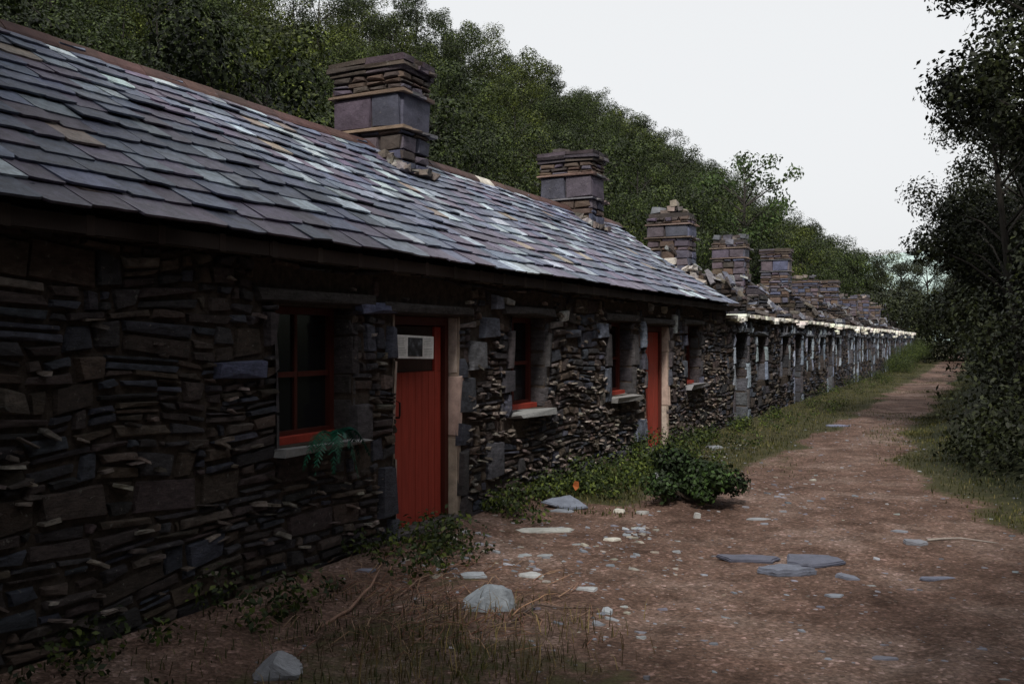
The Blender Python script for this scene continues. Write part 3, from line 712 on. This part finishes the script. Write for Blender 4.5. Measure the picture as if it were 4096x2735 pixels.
def tree_template(seed, H=8.0, R=2.6, nb=26, n=6000, size=.17, low=.25, shell=.5, br=(.28, .42), scat=.55):
    r = rng(seed); rs = np.random.RandomState(seed)
    cs, rads = [], []; tb = MB(); bark = (.035, .03, .026)
    lean = (r.uniform(-.4, .4), r.uniform(-.4, .4))
    top = Vector((lean[0], lean[1], H * .82))
    tb.tube([(0, 0, -.4), (.05, .02, H * .15), (lean[0] * .4, lean[1] * .4, H * .4), (top.x, top.y, top.z)], [.17 * H / 8, .14 * H / 8, .10 * H / 8, .03], bark, 8)
    for i in range(nb):
        t = r.uniform(0, 1); z = H * (low + (1 - low) * t); prof = math.sin(math.pi * min(1, .15 + .85 * (1 - t) ** .8)) ** .6 * R if t > .15 else R * (.6 + 2.2 * t)
        ang = i * 2.4 + r.uniform(-.4, .4); rr = prof * r.uniform(.45, .9)
        rad = R * r.uniform(*br) * (1 - .35 * t)
        c = Vector((lean[0] * t + math.cos(ang) * rr, lean[1] * t + math.sin(ang) * rr, min(z, H - rad * .5)))
        cs.append(tuple(c)); rads.append(rad)
        zb = max(H * .15, c.z - rr * .7)
        tb.tube([(lean[0] * zb / H, lean[1] * zb / H, zb), ((c.x) * .55, (c.y) * .55, (zb + c.z) / 2 + .1), tuple(c)], [.035 * H / 8, .022 * H / 8, .008], bark, 5)
    cs.append((lean[0], lean[1], H * .9)); rads.append(R * .3)
    C, N = blobs_leaves(cs, rads, n, rs, shell=shell)
    return leaves_mesh('crown', C, N, size, rs, scat=scat), tb.mesh('trunk')
T = [tree_template(200 + i, H=7.5 + .6 * (i % 3), R=2.7 + .2 * (i % 2), nb=18 + 2 * i, n=13000, size=.135, shell=.72, br=(.30, .5), scat=.32) for i in range(6)]
for cm, tm in T: cm.materials.append(M_leaf); tm.materials.append(M_bark)
def plant_tree(cm, tm, x, y, z, s, rz, label, group=None, name='broadleaf_tree', sz=None):
    e = empty(name, (x, y, z), rz); e.scale = (s, s, s * (sz or 1)); tag(e, label, 'tree', group)
    for nm, me in (('crown', cm), ('trunk', tm)):
        o = bpy.data.objects.new(nm, me); COL.objects.link(o); o.parent = e
    return e
r = rng(77); cnt = 0
for i in range(8):
    for j in range(30):
        x = -7.6 - 4.1 * i - 0.06 * i * i + r.uniform(-1.1, 1.1); y = -1 + 4.3 * j + r.uniform(-1.4, 1.4) + (i % 2) * 2.1
        if y < 4 and i < 1 and j == 0: continue
        # trees whose place is outside the view are left out
        dx, dy = x - 4.05, y; dep = -dx * .4446 + dy * .8957; lat = dx * .8957 + dy * .4446
        if dep < 5 or abs(lat / dep) > .72: continue
        cm, tm = T[(i * 3 + j * 7) % 6]
        s = r.uniform(.58, .78) * (1 + .006 * max(0, y - 15))
        if i > 5 and r.random() < .25: s *= 1.12
        plant_tree(cm, tm, x, y, ground_h(x, y) - .2, s, r.uniform(0, 6.28), 'dense green tree in the wood climbing the hillside behind the cottages', 'trees of the hillside wood', sz=r.uniform(.9, 1.1)); cnt += 1
print('hill trees', cnt)
# thin airy tree standing up behind the ruins
cm, tm = tree_template(310, H=9.5, R=2.6, nb=30, n=3600, size=.17, low=.3, shell=.2, br=(.2, .34)); cm.materials.append(M_leafsparse); tm.materials.append(M_bark)
plant_tree(cm, tm, -6.3, 46.5, .6, 1.12, 0.4, 'thin airy tree with sky showing through its leaves behind the ruins', name='birch_tree')

# trees on the bank right of the track
RT = []
for sd_, H, R, n, sz in ((401, 10.5, 3.1, 62000, .09), (402, 9.5, 3.1, 34000, .10), (403, 8.5, 2.9, 24000, .12)):
    cm, tm = tree_template(sd_, H=H, R=R, nb=50, n=n, size=sz, low=.16, shell=.2, br=(.24, .36)); cm.materials.append(M_leafdark); tm.materials.append(M_bark); RT.append((cm, tm))
right = [(0, 6.15, 16.2, 1.04, 0.3, 'tall dark tree overhanging the track at the right edge'), (1, 4.9, 23.0, .78, 1.7, 'dark tree behind the tall one, its crown reaching over the track'),
         (2, 5.4, 30.0, .86, 2.2, 'dark bankside tree third along the right of the track'), (1, 5.0, 38.0, .8, 4.1, 'dark bankside tree fourth along the right of the track'),
         (2, 5.2, 47.0, .85, 5.0, 'dark bankside tree fifth along the right of the track'), (0, 5.0, 57.0, .8, 2.9, 'far dark tree where the track narrows'), 
         (2, 3.6, 82.0, 1.0, .9, 'far dark tree closing the end of the track'), (1, 0.5, 88.0, 1.0, 3.3, 'far dark tree just past the end of the ruined row'),
         (2, -2.5, 95.0, 1.1, 2.1, 'far dark tree behind the last chimney stump'), (1, 6.5, 92.0, 1.1, 5.1, 'far dark tree right of the end of the track'),
         (2, 4.6, 67.0, .9, .2, 'far dark bankside tree leaning over the narrow end of the track'), (0, 7.4, 40.0, .9, 1.2, 'dark tree in the second line on the bank, midway along the track'),
         (1, 7.6, 27.0, .95, 3.9, 'dark tree in the second line on the bank, nearer the viewer'),
         (0, 8.2, 21.5, 1.05, 4.0, 'tall dark tree just behind the one at the right edge'), (1, 9.5, 19.0, 1.0, 3.0, 'dark tree standing back from the track at the far right')]
for k, x, y, s, rz, lb in right: plant_tree(RT[k][0], RT[k][1], x, y, ground_h(x, y) - .1, s, rz, lb, 'trees on the bank beside the track', name='bankside_tree')
cm, tm = tree_template(410, H=5.6, R=2.1, nb=30, n=16000, size=.085, low=.25, shell=.2, br=(.2, .32)); cm.materials.append(M_leafdark); tm.materials.append(M_bark)
plant_tree(cm, tm, 4.7, 18.0, ground_h(4.7, 18) - .1, 1.0, .4, 'small bushy tree leaning over the track below the tall right-hand tree', name='small_tree')
# unseen trees added behind and beside the viewer to shade the near end
cm, tm = tree_template(500, H=12, R=4.4, nb=46, n=26000, size=.30, low=.50, shell=.35); cm.materials.append(M_leafdark); tm.materials.append(M_bark)
cl, tl = tree_template(501, H=11, R=3.9, nb=60, n=30000, size=.28, low=.10, shell=.35); cl.materials.append(M_leafdark); tl.materials.append(M_bark)
for low_, x, y, s, rz, lb in ((0, -.4, -3.9, 1.05, 0, 'unseen tree added to shade the near end of the cottage roof'), (1, 8.4, -5.5, 1.05, 2, 'unseen shade tree added behind the viewer across the track'),
                        (1, 10.6, 6.5, 1.0, 5, 'unseen shade tree added on the open side facing the second door'), (1, 10.2, 12.5, .95, .7, 'unseen shade tree added opposite the end of the slate roof'),
                        (0, -6.5, -3.0, 1.05, 3, 'unseen shade tree added behind the near end of the house, well back'), (0, -1.0, -9.0, 1.0, 3, 'unseen shade tree added well behind the viewer beside the row'),
                        (1, 9.9, 1.0, 1.0, 4, 'unseen shade tree added on the open side facing the near door'), (0, -6.2, 4.4, 1.15, 1.3, 'unseen shade tree added close behind the near end of the cottage'),
                        (0, 3.6, -8.0, 1.0, 2.6, 'unseen shade tree added in the lane behind the viewer'), (1, 13.5, -1.5, 1.15, .6, 'unseen shade tree added in the second line across the track'), (1, 14.0, 7.0, 1.2, 1.6, 'taller unseen shade tree added further back across the track')):
    plant_tree(cl if low_ else cm, tl if low_ else tm, x, y, ground_h(x, y) - .1, s, rz, lb, name='added_shade_tree')

def hedge_mass(name, cs, rads, n, size, mat, label, cat, loc, seed, kind=None, stems=True):
    rs = np.random.RandomState(seed); C, N = blobs_leaves(cs, rads, n, rs, shell=.35)
    C[:, 2] = np.maximum(C[:, 2], .02)
    if stems:
        e = empty(name, loc); tag(e, label, cat); me = leaves_mesh('foliage', C, N, size, rs); o = link_mesh('foliage', me, mat, e)
        tb = MB()
        for c in cs: tb.tube([(0, 0, -.03), (c[0] * .5, c[1] * .5, c[2] * .4), c], [.012, .009, .004], (.08, .06, .045), 5)
        tb.build('stems', M_bark, e); return e
    me = leaves_mesh(name, C, N, size, rs); o = link_mesh(name, me, mat); o.location = loc; tag(o, label, cat, kind=kind); return o
r = rng(12)
cs = [(r.uniform(-.36, .36), r.uniform(-.36, .36), r.uniform(.08, .36)) for _ in range(22)]
hedge_mass('bush', cs, [r.uniform(.11, .20) for _ in cs], 7500, .05, M_bush, 'rounded dark green bush at the edge of the gravel beyond the slabs', 'bush', (1.60, 9.05, .02), 1)
for k, (x, y, z, rr2, lb) in enumerate(((-1.2, 24.6, 2.0, .8, 'light green shrub growing up between the first two ruined chimneys'), (-2.4, 30.5, 1.9, .9, 'dark green shrub inside the third ruin'), (-1.0, 37.2, 1.7, .8, 'low shrub rising over the wall of the fourth ruin'), (-1.6, 50.5, 1.8, 1.0, 'shrub growing inside the sixth ruin'))):
    q = rng(800 + k); cs = [(q.uniform(-.5, .5) * rr2, q.uniform(-.6, .6) * rr2, z * .55 + q.uniform(-.7, .5) * rr2) for _ in range(16)]
    hedge_mass('shrub', cs, [q.uniform(.25, .42) * rr2 for _ in cs], 3500, .09, M_leaf if k != 1 else M_bush, lb, 'shrub', (x, y, .1), 800 + k)
# hedge bottom on the bank
cs = [(3.5 + r.uniform(.6, 3.2), 12.5 + 75 * (k / 260) ** 1.3, .5 + r.uniform(0, 1.6) * (1 + .6 * (k > 110))) for k in range(260)]
for k in range(90):
    yy = 8.2 + 6 * k / 90; cs.append((bank_edge(yy) + r.uniform(.45, 2.6), yy, r.uniform(.1, .75)))
hedge_mass('undergrowth', cs, [r.uniform(.4, .8) for _ in cs[:260]] + [r.uniform(.3, .5) for _ in cs[260:]], 100000, .07, M_leafdark, 'dark brambly undergrowth along the bank under the trees', 'undergrowth', (0, 0, 0), 2, 'stuff', False)
cs = [(r.uniform(-4, 9), r.uniform(72, 88), r.uniform(.4, 4.6)) for _ in range(110)]
hedge_mass('thicket', cs, [r.uniform(1.0, 1.7) for _ in cs], 40000, .22, M_leafdark, 'dark thicket closing the far end of the track', 'undergrowth', (0, 0, 0), 22, 'stuff', False)
# weeds and brambles at the wall foot
cs, rd = [], []
for k in range(170):
    y = r.choice([r.uniform(7.2, 12.2), r.uniform(7.2, 9.8), r.uniform(13.5, 20), r.uniform(1.5, 6.2), r.uniform(20, 60)])
    x = r.uniform(.05, .55) if r.random() < .6 else r.uniform(.3, 1.15)
    if y < 6.4 : x = r.uniform(.05, .9)
    if 7.3 < y < 8.7 and x > .35: continue
    if 6.2 < y < 7.15 or 12.3 < y < 13.3: continue
    if y > 20: x = r.uniform(.1, 1.3)
    s_ = r.uniform(.07, .2) * (1.7 if y > 20 else 1) * (.75 if x > .7 else 1); cs.append((x, y, s_ * .7 + .02)); rd.append(s_)
for yy, xx, s_ in ((6.25, .30, .20), (6.12, .45, .2), (6.0, .62, .22), (5.8, .5, .25), (9.0, .4, .3), (9.5, .55, .28), (10.0, .7, .3), (10.5, .6, .34), (11.1, .5, .36), (11.6, .7, .3), (12.2, .5, .34), (12.6, .55, .26), (7.5, .35, .25), (8.4, .25, .22)): cs.append((xx, yy, s_ * .7)); rd.append(s_)
for k in range(46):
    yy = 44 + 32 * r.random(); s_ = r.uniform(.3, .6); cs.append((r.uniform(.2, .9), yy, r.uniform(.2, 1.2) * sstep(40, 60, yy) + .2)); rd.append(s_)
hedge_mass('weeds', cs, rd, 56000, .042, M_weed, 'green weeds and brambles growing along the foot of the walls', 'weeds', (0, 0, 0), 3, 'stuff', False)

# fern on the near window sill
fe = empty('fern', (.10, 5.20, .93)); fe.scale = (.78, .78, .78); tag(fe, 'drooping teal green fern growing out of the wall by the near window', 'fern')
r = rng(21)
for k in range(8):
    mb = MB(); ang = -2.5 + k * .66 + r.uniform(-.15, .15); L = r.uniform(.32, .55); pts = []
    for j in range(25):
        t = j / 24; d = L * t; pts.append(Vector((abs(math.cos(ang)) * d * .55 + .02, math.sin(ang) * d * 1.0, .17 * math.sin(t * 2.6) - .40 * t ** 1.6 * (.6 + .1 * (k % 5)))))
    mb.tube(pts, [.004 * (1 - .7 * j / 24) for j in range(25)], (1, 1, 1), 4)
    for j in range(2, 25):
        if r.random() < .12: continue
        t = j / 24; p = pts[j]; d = (pts[j] - pts[j - 1]).normalized(); sd3 = d.cross(Zv).normalized(); w = r.uniform(.045, .07) * math.sin(math.pi * (t * .85 + .1))
        for s3 in (-1, 1):
            tip = p + sd3 * s3 * w + d * .03 - Zv * w * .35
            mb.face([p - d * .011, p + d * .011, tip + d * .006, tip - d * .006], (1, 1, 1))
    mb.build('frond', M_fern, fe)

# grass
def blades(name, pts, h, mat, label, seed, w=.006, lean=.5):
    r = rng(seed); rs = np.random.RandomState(seed); n = len(pts); V = np.empty((n, 5, 3), dtype=np.float32)
    P0 = np.array(pts, dtype=np.float32); a = rs.uniform(0, 6.28, n); hh_ = h * rs.uniform(.4, 1.3, n); ln = rs.uniform(.1, 1, n) * lean
    dx, dy = np.cos(a), np.sin(a); sx, sy = -dy * w, dx * w
    V[:, 0] = P0 + np.stack([sx, sy, 0 * sx], 1); V[:, 1] = P0 - np.stack([sx, sy, 0 * sx], 1)
    mid = P0 + np.stack([dx * ln * hh_ * .35, dy * ln * hh_ * .35, hh_ * .6], 1)
    V[:, 2] = mid - np.stack([sx, sy, 0 * sx], 1) * .7; V[:, 4] = mid + np.stack([sx, sy, 0 * sx], 1) * .7
    V[:, 3] = P0 + np.stack([dx * ln * hh_, dy * ln * hh_, hh_ * (1 - .3 * ln)], 1)
    me = bpy.data.meshes.new(name); me.vertices.add(n * 5); me.vertices.foreach_set('co', V.ravel())
    idx = (np.arange(n)[:, None] * 5 + np.array([0, 1, 2, 4, 4, 2, 3])[None]).astype(np.int32)
    me.loops.add(n * 7); me.loops.foreach_set('vertex_index', idx.ravel())
    ls = (np.arange(n)[:, None] * 7 + np.array([0, 4])[None]).astype(np.int32); me.polygons.add(2 * n); me.polygons.foreach_set('loop_start', ls.ravel())
    me.polygons.foreach_set('loop_total', np.tile(np.array([4, 3], dtype=np.int32), n))
    me.update(); me.validate(); o = link_mesh(name, me, mat); tag(o, label, 'grass', kind='stuff'); return o
r = rng(31); pts = []
while len(pts) < 26000:
    if r.random() < .5: x, y = r.uniform(.15, 3.4), 8 + 62 * r.random() ** 2.2
    else:
        y = 6 + 34 * r.random() ** 1.4; x = bank_edge(y) + r.uniform(-.9, .6)
        if r.random() < .65: continue
    if r.random() < grass_mask(x, y) ** 2 * (.4 + .9 * max(0, noise.noise(Vector((x * 1.5, y * 1.5, 8))) + .3)): pts.append((x, y, ground_h(x, y) - .005))
blades('grass', pts, .052, M_grass, 'short yellow-green turf beside the track', 5, w=.006)
pts = []
while len(pts) < 620:
    x, y = r.gauss(1.75, .42), r.gauss(4.0, .5)
    if x < .2 or x > 2.6 or y < 1.6: continue
    if r.random() < .25 + .9 * max(0, noise.noise(Vector((x * 2.2, y * 2.2, 3)))): pts.append((x, y, ground_h(x, y) - .005))
blades('dry_grass', pts, .15, M_straw, 'straggly dry grass around the pale boulder in the foreground', 6, w=.0028, lean=1.0)
pts = []
while len(pts) < 1700:
    x, y = r.uniform(.1, 3.2), r.uniform(1.6, 5.2)
    if x > 2.3: continue
    if r.random() < sstep(2.5, 1.2, math.hypot((x - 1.7) * .8, y - 3.2)) * (.15 + 1.4 * max(0, noise.noise(Vector((x * 1.8, y * 1.8, 6))))): pts.append((x, y, ground_h(x, y) - .005))
blades('foreground_grass', pts, .07, M_grass, 'patchy dark green grass in the near left foreground', 7, w=.0035, lean=.9)

# ------------------------------------------------------------------ loose slate and stones
def slab(name, label, x, y, lx, ly, th, rz, col, seed, tilt=(0, 0), sides=6, lift=0.0, group=None):
    """a flat riven slate: a few straight broken sides, chipped edge, thin split layers"""
    r = rng(seed); mb = MB(); K = []
    for k in range(sides):
        a = 2 * math.pi * (k + r.uniform(-.45, .45)) / sides; q = r.uniform(.66, 1.18); K.append((math.cos(a) * lx / 2 * q, math.sin(a) * ly / 2 * q))
    pts = []
    for k in range(sides):
        a, b_ = K[k], K[(k + 1) % sides]
        for t in (0, .25, .5, .75):
            q = 1 + r.uniform(-.05, .03); pts.append(((a[0] + (b_[0] - a[0]) * t) * q, (a[1] + (b_[1] - a[1]) * t) * q))
    n = len(pts); vs = []; off = [r.uniform(0, 9), r.uniform(0, 9)]
    def zz(a, b_): return th * .22 * noise.noise(Vector((a * 14 + off[0], b_ * 14 + off[1], 0)))
    for s_, z in [(.97, 0), (1.03, th * .3), (1.0, th * .32), (1.02, th * .62), (.965, th * .66), (.95, th * .98), (.62, th * 1.03), (.3, th * 1.05)]:
        for a, b_ in pts:
            q = s_ * (1 + (r.uniform(-.025, .02) if s_ > .9 else 0)); vs.append((a * q, b_ * q, z + zz(a * q, b_ * q) * (z > th * .5)))
    fs = [(l * n + k, l * n + (k + 1) % n, (l + 1) * n + (k + 1) % n, (l + 1) * n + k) for l in range(7) for k in range(n)]
    vs.append((0, 0, th * 1.05)); c = len(vs) - 1; fs += [(7 * n + k, 7 * n + (k + 1) % n, c) for k in range(n)] + [tuple(range(n))[::-1]]
    mb.poly(vs, fs, col)
    o = mb.build(name, M_loose); o.location = (x, y, ground_h(x, y) - .008 + lift); o.rotation_euler = (tilt[0], tilt[1], rz); tag(o, label, 'slate' if 'slate' in name else 'stone', group); return o
def boulder(name, label, x, y, s, col, seed, rz=0, cuts=()):
    """a broken boulder: a sphere cut by many random planes, then roughened"""
    r = rng(seed); mb = MB(); pl = []
    for c_ in cuts: pl.append((Vector(c_[:3]).normalized(), c_[3]))
    for _ in range(11 if not cuts else 4):
        d = Vector((r.gauss(0, 1), r.gauss(0, 1), r.gauss(.15, .8))).normalized(); pl.append((d, r.uniform(.5, .95) if not cuts else r.uniform(.75, .95)))
    nu, nv = 40, 20; vs = []; fs = []
    for j in range(nv + 1):
        ph = math.pi * j / nv
        for i in range(nu):
            a = 2 * math.pi * i / nu; d = Vector((math.sin(ph) * math.cos(a), math.sin(ph) * math.sin(a), math.cos(ph)))
            q = min([1.05] + [c / d.dot(n_) for n_, c in pl if d.dot(n_) > .05]); q *= 1 + .05 * noise.noise(d * 3.1 + Vector((seed, 0, 0))) + .025 * noise.noise(d * 9 + Vector((seed, 3, 0)))
            vs.append((d.x * q * s[0] / 2, d.y * q * s[1] / 2, d.z * q * s[2] * .75))
    for j in range(nv):
        for i in range(nu): fs.append((j * nu + i, (j + 1) * nu + i, (j + 1) * nu + (i + 1) % nu, j * nu + (i + 1) % nu))
    mb.poly(vs, fs, col); o = mb.build(name, M_loose); o.location = (x, y, ground_h(x, y) + s[2] * .28); o.rotation_euler = (0, 0, rz); tag(o, label, 'stone'); return o
TH = math.radians(26.4)
def fl(px, py):     # ground point read off the photograph (pixel of the 2348 wide view)
    d = 2147 * 1.6 / (py - 780); lt = (px - 1174) * d / 2147
    return 4.05 + lt * math.cos(TH) - d * math.sin(TH), lt * math.sin(TH) + d * math.cos(TH), d / 2147
for q_ in (): pass
blue = (.27, .30, .38); dark = (.13, .135, .19); white = (.78, .76, .70)
SL = [ # x0, x1, ybase, depth(m), thickness, colour, tilt, label
 (1255, 1362, 1176, .34, .03, (.25, .28, .36), (.22, .10), 'big blue-grey slate propped against the weeds below the second window'),
 (1256, 1318, 1180, .15, .02, (.33, .36, .42), (.05, .05), 'narrow split slate lying in front of the big propped slate'),
 (1188, 1306, 1227, .20, .022, (.58, .59, .57), (0, 0), 'long pale layered slate lying on the dirt before the propped slate'),
 (1403, 1440, 1179, .11, .035, white, (0, 0), 'small bright white stone right of the propped slate'),
 (1463, 1492, 1182, .10, .03, (.5, .5, .5), (0, 0), 'small grey-white stone between the white stone and the bush'),
 (1140, 1162, 1168, .08, .03, (.5, .52, .56), (.3, 0), 'small pale slate leaning in the weeds right of the near door'),
 (1385, 1422, 1243, .10, .022, white, (0, 0), 'flat cream-white stone among the slate crumbs near the middle'),
 (1040, 1116, 1328, .11, .03, (.42, .46, .52), (0, 0), 'oblong pale blue slate just beyond the boulder'),
 (1192, 1244, 1328, .12, .022, (.58, .60, .62), (0, 0), 'pale wedge-shaped slate right of the oblong slate'),
 (1326, 1376, 1358, .10, .022, (.50, .52, .55), (0, 0), 'pale flake with pointed ends right of the boulder'),
 (1380, 1406, 1405, .09, .03, (.46, .50, .56), (.2, 0), 'small squarish blue-grey stone in the open dirt right of the boulder'),
 (1645, 1800, 1288, .22, .028, dark, (.05, 0), 'dark slate with a long pointed tip, left of the slab pile in the track'),
 (1775, 1955, 1298, .30, .032, (.14, .15, .21), (.06, .02), 'wide dark slate at the back right of the slab pile in the track'),
 (1740, 1886, 1318, .17, .055, (.19, .21, .28), (0, 0), 'thick rounded slate at the front of the slab pile in the track'),
 (1925, 1978, 1324, .12, .026, (.24, .26, .34), (0, .1), 'small broken slate off the right end of the slab pile'),
 (1894, 1946, 1365, .08, .02, (.32, .35, .42), (0, 0), 'thin blue flake in the track nearer than the slab pile'),
 (2118, 2192, 1327, .08, .02, (.22, .24, .33), (0, 0), 'long thin blue slate at the right of the track'),
 (2085, 2140, 1250, .14, .035, (.28, .29, .34), (.08, 0), 'half-buried grey slate at the right edge beyond the thin blue one'),
 (2050, 2086, 1217, .09, .02, (.30, .32, .38), (0, 0), 'small blue-grey slate in the right of the track, far side'),
 (1720, 1768, 1191, .09, .02, (.40, .42, .46), (0, 0), 'pale thin slate in the track to the right of the bush'),
 (1900, 1952, 979, .34, .03, (.22, .24, .36), (0, 0), 'far blue slate lying on the grass strip before the ruins'),
 (1190, 1222, 1277, .07, .018, (.44, .48, .52), (0, 0), 'small pale slate in the dirt in front of the long layered slate'),
 (1232, 1272, 1279, .05, .018, (.44, .48, .52), (0, 0), 'thin curved pale splinter beside the small pale slate'),
 (1498, 1514, 1113, .08, .12, (.48, .50, .54), (.1, .1), 'small upright grey-white block at the left of the bush'),
 (815, 862, 1330, .10, .02, (.26, .28, .38), (0, 0), 'dim blue slate left of the oblong slate, in the shade'),
 (1620, 1670, 1035, .3, .03, (.33, .35, .40), (0, 0), 'blue-grey slate lying behind the bush near the end of the cottage'),
 (1990, 2070, 1510, .07, .016, (.24, .25, .32), (0, 0), 'narrow slate strip in the bare dirt at the bottom right'),
 (1590, 1606, 1190, .06, .05, (.5, .5, .5), (0, .2), 'tiny pale stone standing on the dirt at the foot of the bush')]
for i, (x0, x1, yb, dp, th, c, tl, lb) in enumerate(SL):
    x, y, m_ = fl((x0 + x1) / 2, yb); x -= math.sin(TH) * dp / 2; y += math.cos(TH) * dp / 2
    slab('slate_slab' if dp > .13 else 'loose_slate', lb, x, y, (x1 - x0) * m_ * 1.14, dp * 1.08, th, TH + rng(i).uniform(-.1, .1), tuple(v * .72 for v in c), 700 + i, tilt=tl, sides=5 + i % 3, lift=.012 if i == 12 else (.03 if i == 0 else 0))
x, y, m_ = fl(1124, 1400); boulder('boulder', 'pale angular boulder in the dry grass at the bottom centre', x, y, (128 * m_, .24, .155), (.30, .335, .38), 3, TH, ((-.62, -.2, .75, .50), (.92, -.3, .25, .72), (.25, -.95, .35, .55), (.35, .1, .95, .78), (-.5, -.9, .2, .72)))
x, y, m_ = fl(634, 1548); boulder('boulder', 'grey angular boulder at the bottom edge of the grass, lower left', x, y, (115 * m_, .18, .11), (.24, .25, .28), 6, TH, ((-.75, -.2, .65, .52), (.6, -.35, .75, .55), (.1, -.95, .3, .6)))

# chips: nobody could count them
r = rng(55); mb = MB(); 
def chip(x, y, s, c):
    n = r.choice([4, 5, 5, 6]); rz = r.uniform(0, 6.3); z = ground_h(x, y) - .002; th = s * r.uniform(.05, .16) + .002; tl = (r.uniform(-.2, .2), r.uniform(-.2, .2)); el = r.uniform(.35, .75)
    lo, hi = [], []
    for k in range(n):
        a = rz + 2 * math.pi * (k + r.uniform(-.3, .3)) / n; q = s * .5 * r.uniform(.75, 1.1); ax, ay = math.cos(a) * q, math.sin(a) * q * el
        zz = z + ax * tl[0] + ay * tl[1]; lo.append((x + ax, y + ay, zz - .004)); hi.append((x + ax * .9, y + ay * .9, zz + th))
    mb.poly(lo + hi, [(k, (k + 1) % n, n + (k + 1) % n, n + k) for k in range(n)] + [tuple(range(n, 2 * n))], c)
CP = [(.15, .10, .08)] * 9 + [(.20, .145, .12)] * 7 + [(.20, .20, .24)] * 4 + [(.32, .34, .40)] * 1 + [(.11, .08, .07)] * 6
N_ = 0
while N_ < 9500:
    y = 1.8 + 20 * r.random() ** 1.35; x = r.uniform(.3, 5.6)
    dens = .35 + .65 * max(0, noise.noise(Vector((x * .8, y * .8, 12))) + .35)
    if y < 5.5 and x < 2.2: dens *= .35
    if grass_mask(x, y) > .7: dens *= .35
    if r.random() > dens: continue
    s = .010 + .022 * r.random() ** 2 + (.05 * r.random() if r.random() < .05 else 0)
    c = r.choice(CP); 
    if s > .035: c = r.choice([(.16, .17, .21), (.24, .255, .30), (.33, .34, .37)])
    chip(x, y, s, vary(c, r, .2)); N_ += 1
for (px, py, sx, sy, k) in ((1470, 1222, 45, 18, 170), (1600, 1085, 20, 30, 30), (1410, 1265, 70, 25, 70), (1270, 1210, 120, 30, 60), (1790, 1115, 90, 25, 90), (1660, 1040, 60, 18, 120), (1740, 1020, 80, 14, 60), (1200, 1290, 140, 40, 60), (1900, 1180, 160, 50, 60), (1130, 1260, 110, 45, 120), (1000, 1300, 110, 40, 70), (1350, 1330, 120, 50, 70), (900, 1230, 90, 40, 50), (1450, 1450, 160, 50, 60), (1560, 1290, 80, 40, 40)):
    for _ in range(int(k * .5)):
        a, b_ = r.gauss(px, sx * .6), r.gauss(py, sy * .6); x, y, m_ = fl(a, max(b_, 960)); s = r.uniform(.015, .035) if r.random() < .6 else r.uniform(.03, .10); chip(x, y, s, vary(r.choice([(.22, .235, .28), (.30, .32, .37), (.16, .165, .20), (.32, .30, .27)]), r, .25))
tag(mb.build('slate_chips', M_chip), 'crumbs of broken slate and gravel scattered over the track', 'gravel', kind='stuff')

# roots and twigs in the left foreground
def root(name, label, P_, rad, col, cat):
    mb = MB(); pts = []
    for (px, py, h) in P_:
        x, y, m_ = fl(px, py); pts.append((x, y, ground_h(x, y) + h))
    sm = []
    for i in range(len(pts) - 1):
        a, b_ = Vector(pts[i]), Vector(pts[i + 1])
        for t in (0, .33, .66): sm.append(a.lerp(b_, t) + Vector((noise.noise(a * 9 + Vector((t, 0, 0))) * .02, noise.noise(b_ * 7 + Vector((t, 4, 0))) * .02, 0)))
    sm.append(Vector(pts[-1])); n = len(sm)
    mb.tube(sm, [rad * (1 - .7 * i / n) for i in range(n)], col, 6); o = mb.build(name, M_root, smooth=True); tag(o, label, cat); return o
root('fallen_branch', 'bent brown branch lying in the dark grass left of the boulder', [(735, 1440, .0), (800, 1410, .02), (850, 1375, .06), (870, 1330, .03)], .013, (.26, .15, .11), 'branch')
root('fallen_branch', 'thin brown branch arched over the dirt beyond the boulder', [(880, 1395, 0), (960, 1345, .03), (1060, 1300, .02), (1140, 1290, 0)], .008, (.20, .12, .09), 'branch')
root('fallen_branch', 'dark twig lying in the dirt right of the boulder', [(1160, 1440, 0), (1230, 1400, .03), (1290, 1395, .01), (1400, 1390, 0)], .008, (.10, .07, .06), 'branch')
root('fallen_branch', 'pale curved stem in the dry grass in front of the boulder', [(1170, 1420, 0), (1200, 1405, .035), (1250, 1385, .05), (1280, 1370, .02)], .006, (.36, .21, .13), 'branch')
root('fallen_branch', 'thin pale stick reaching the right edge of the frame', [(2130, 1240, .01), (2200, 1236, .02), (2290, 1240, 0)], .010, (.30, .27, .25), 'branch')
r = rng(91); mb = MB()
for _ in range(420):
    px, py = r.gauss(990, 150), r.gauss(1400, 60); 
    if py < 1290 or py > 1540: continue
    x, y, m_ = fl(px, py); a = r.uniform(0, 3.1); L = r.uniform(.05, .22); z = ground_h(x, y)
    mb.tube([(x, y, z), (x + math.cos(a) * L * .5, y + math.sin(a) * L * .5, z + r.uniform(.005, .06)), (x + math.cos(a + .3) * L, y + math.sin(a + .3) * L, z + r.uniform(0, .05))], [.0035, .003, .0015], vary(r.choice([(.20, .10, .07), (.12, .075, .055), (.28, .18, .12)]), r), 4)
tag(mb.build('twigs', M_root), 'tangle of small brown twigs around the boulder', 'twigs', kind='stuff')
# one rust-coloured leaf
mb = MB(); x, y, m_ = fl(1316, 1165); mb.poly([(0, 0, 0), (.03, .02, .03), (.035, .0, .09), (.0, -.02, .10), (-.025, -.01, .05)], [(0, 1, 2, 3, 4)], (.45, .13, .04)); mb.poly([(0, .0, 0), (.02, .03, .06), (-.01, .03, .09)], [(0, 1, 2)], (.38, .10, .03))
o = mb.build('withered_leaf', M_root); o.location = (x - .1, y + .28, .12); tag(o, 'rust-orange withered leaf at the top of the big propped slate', 'leaf')
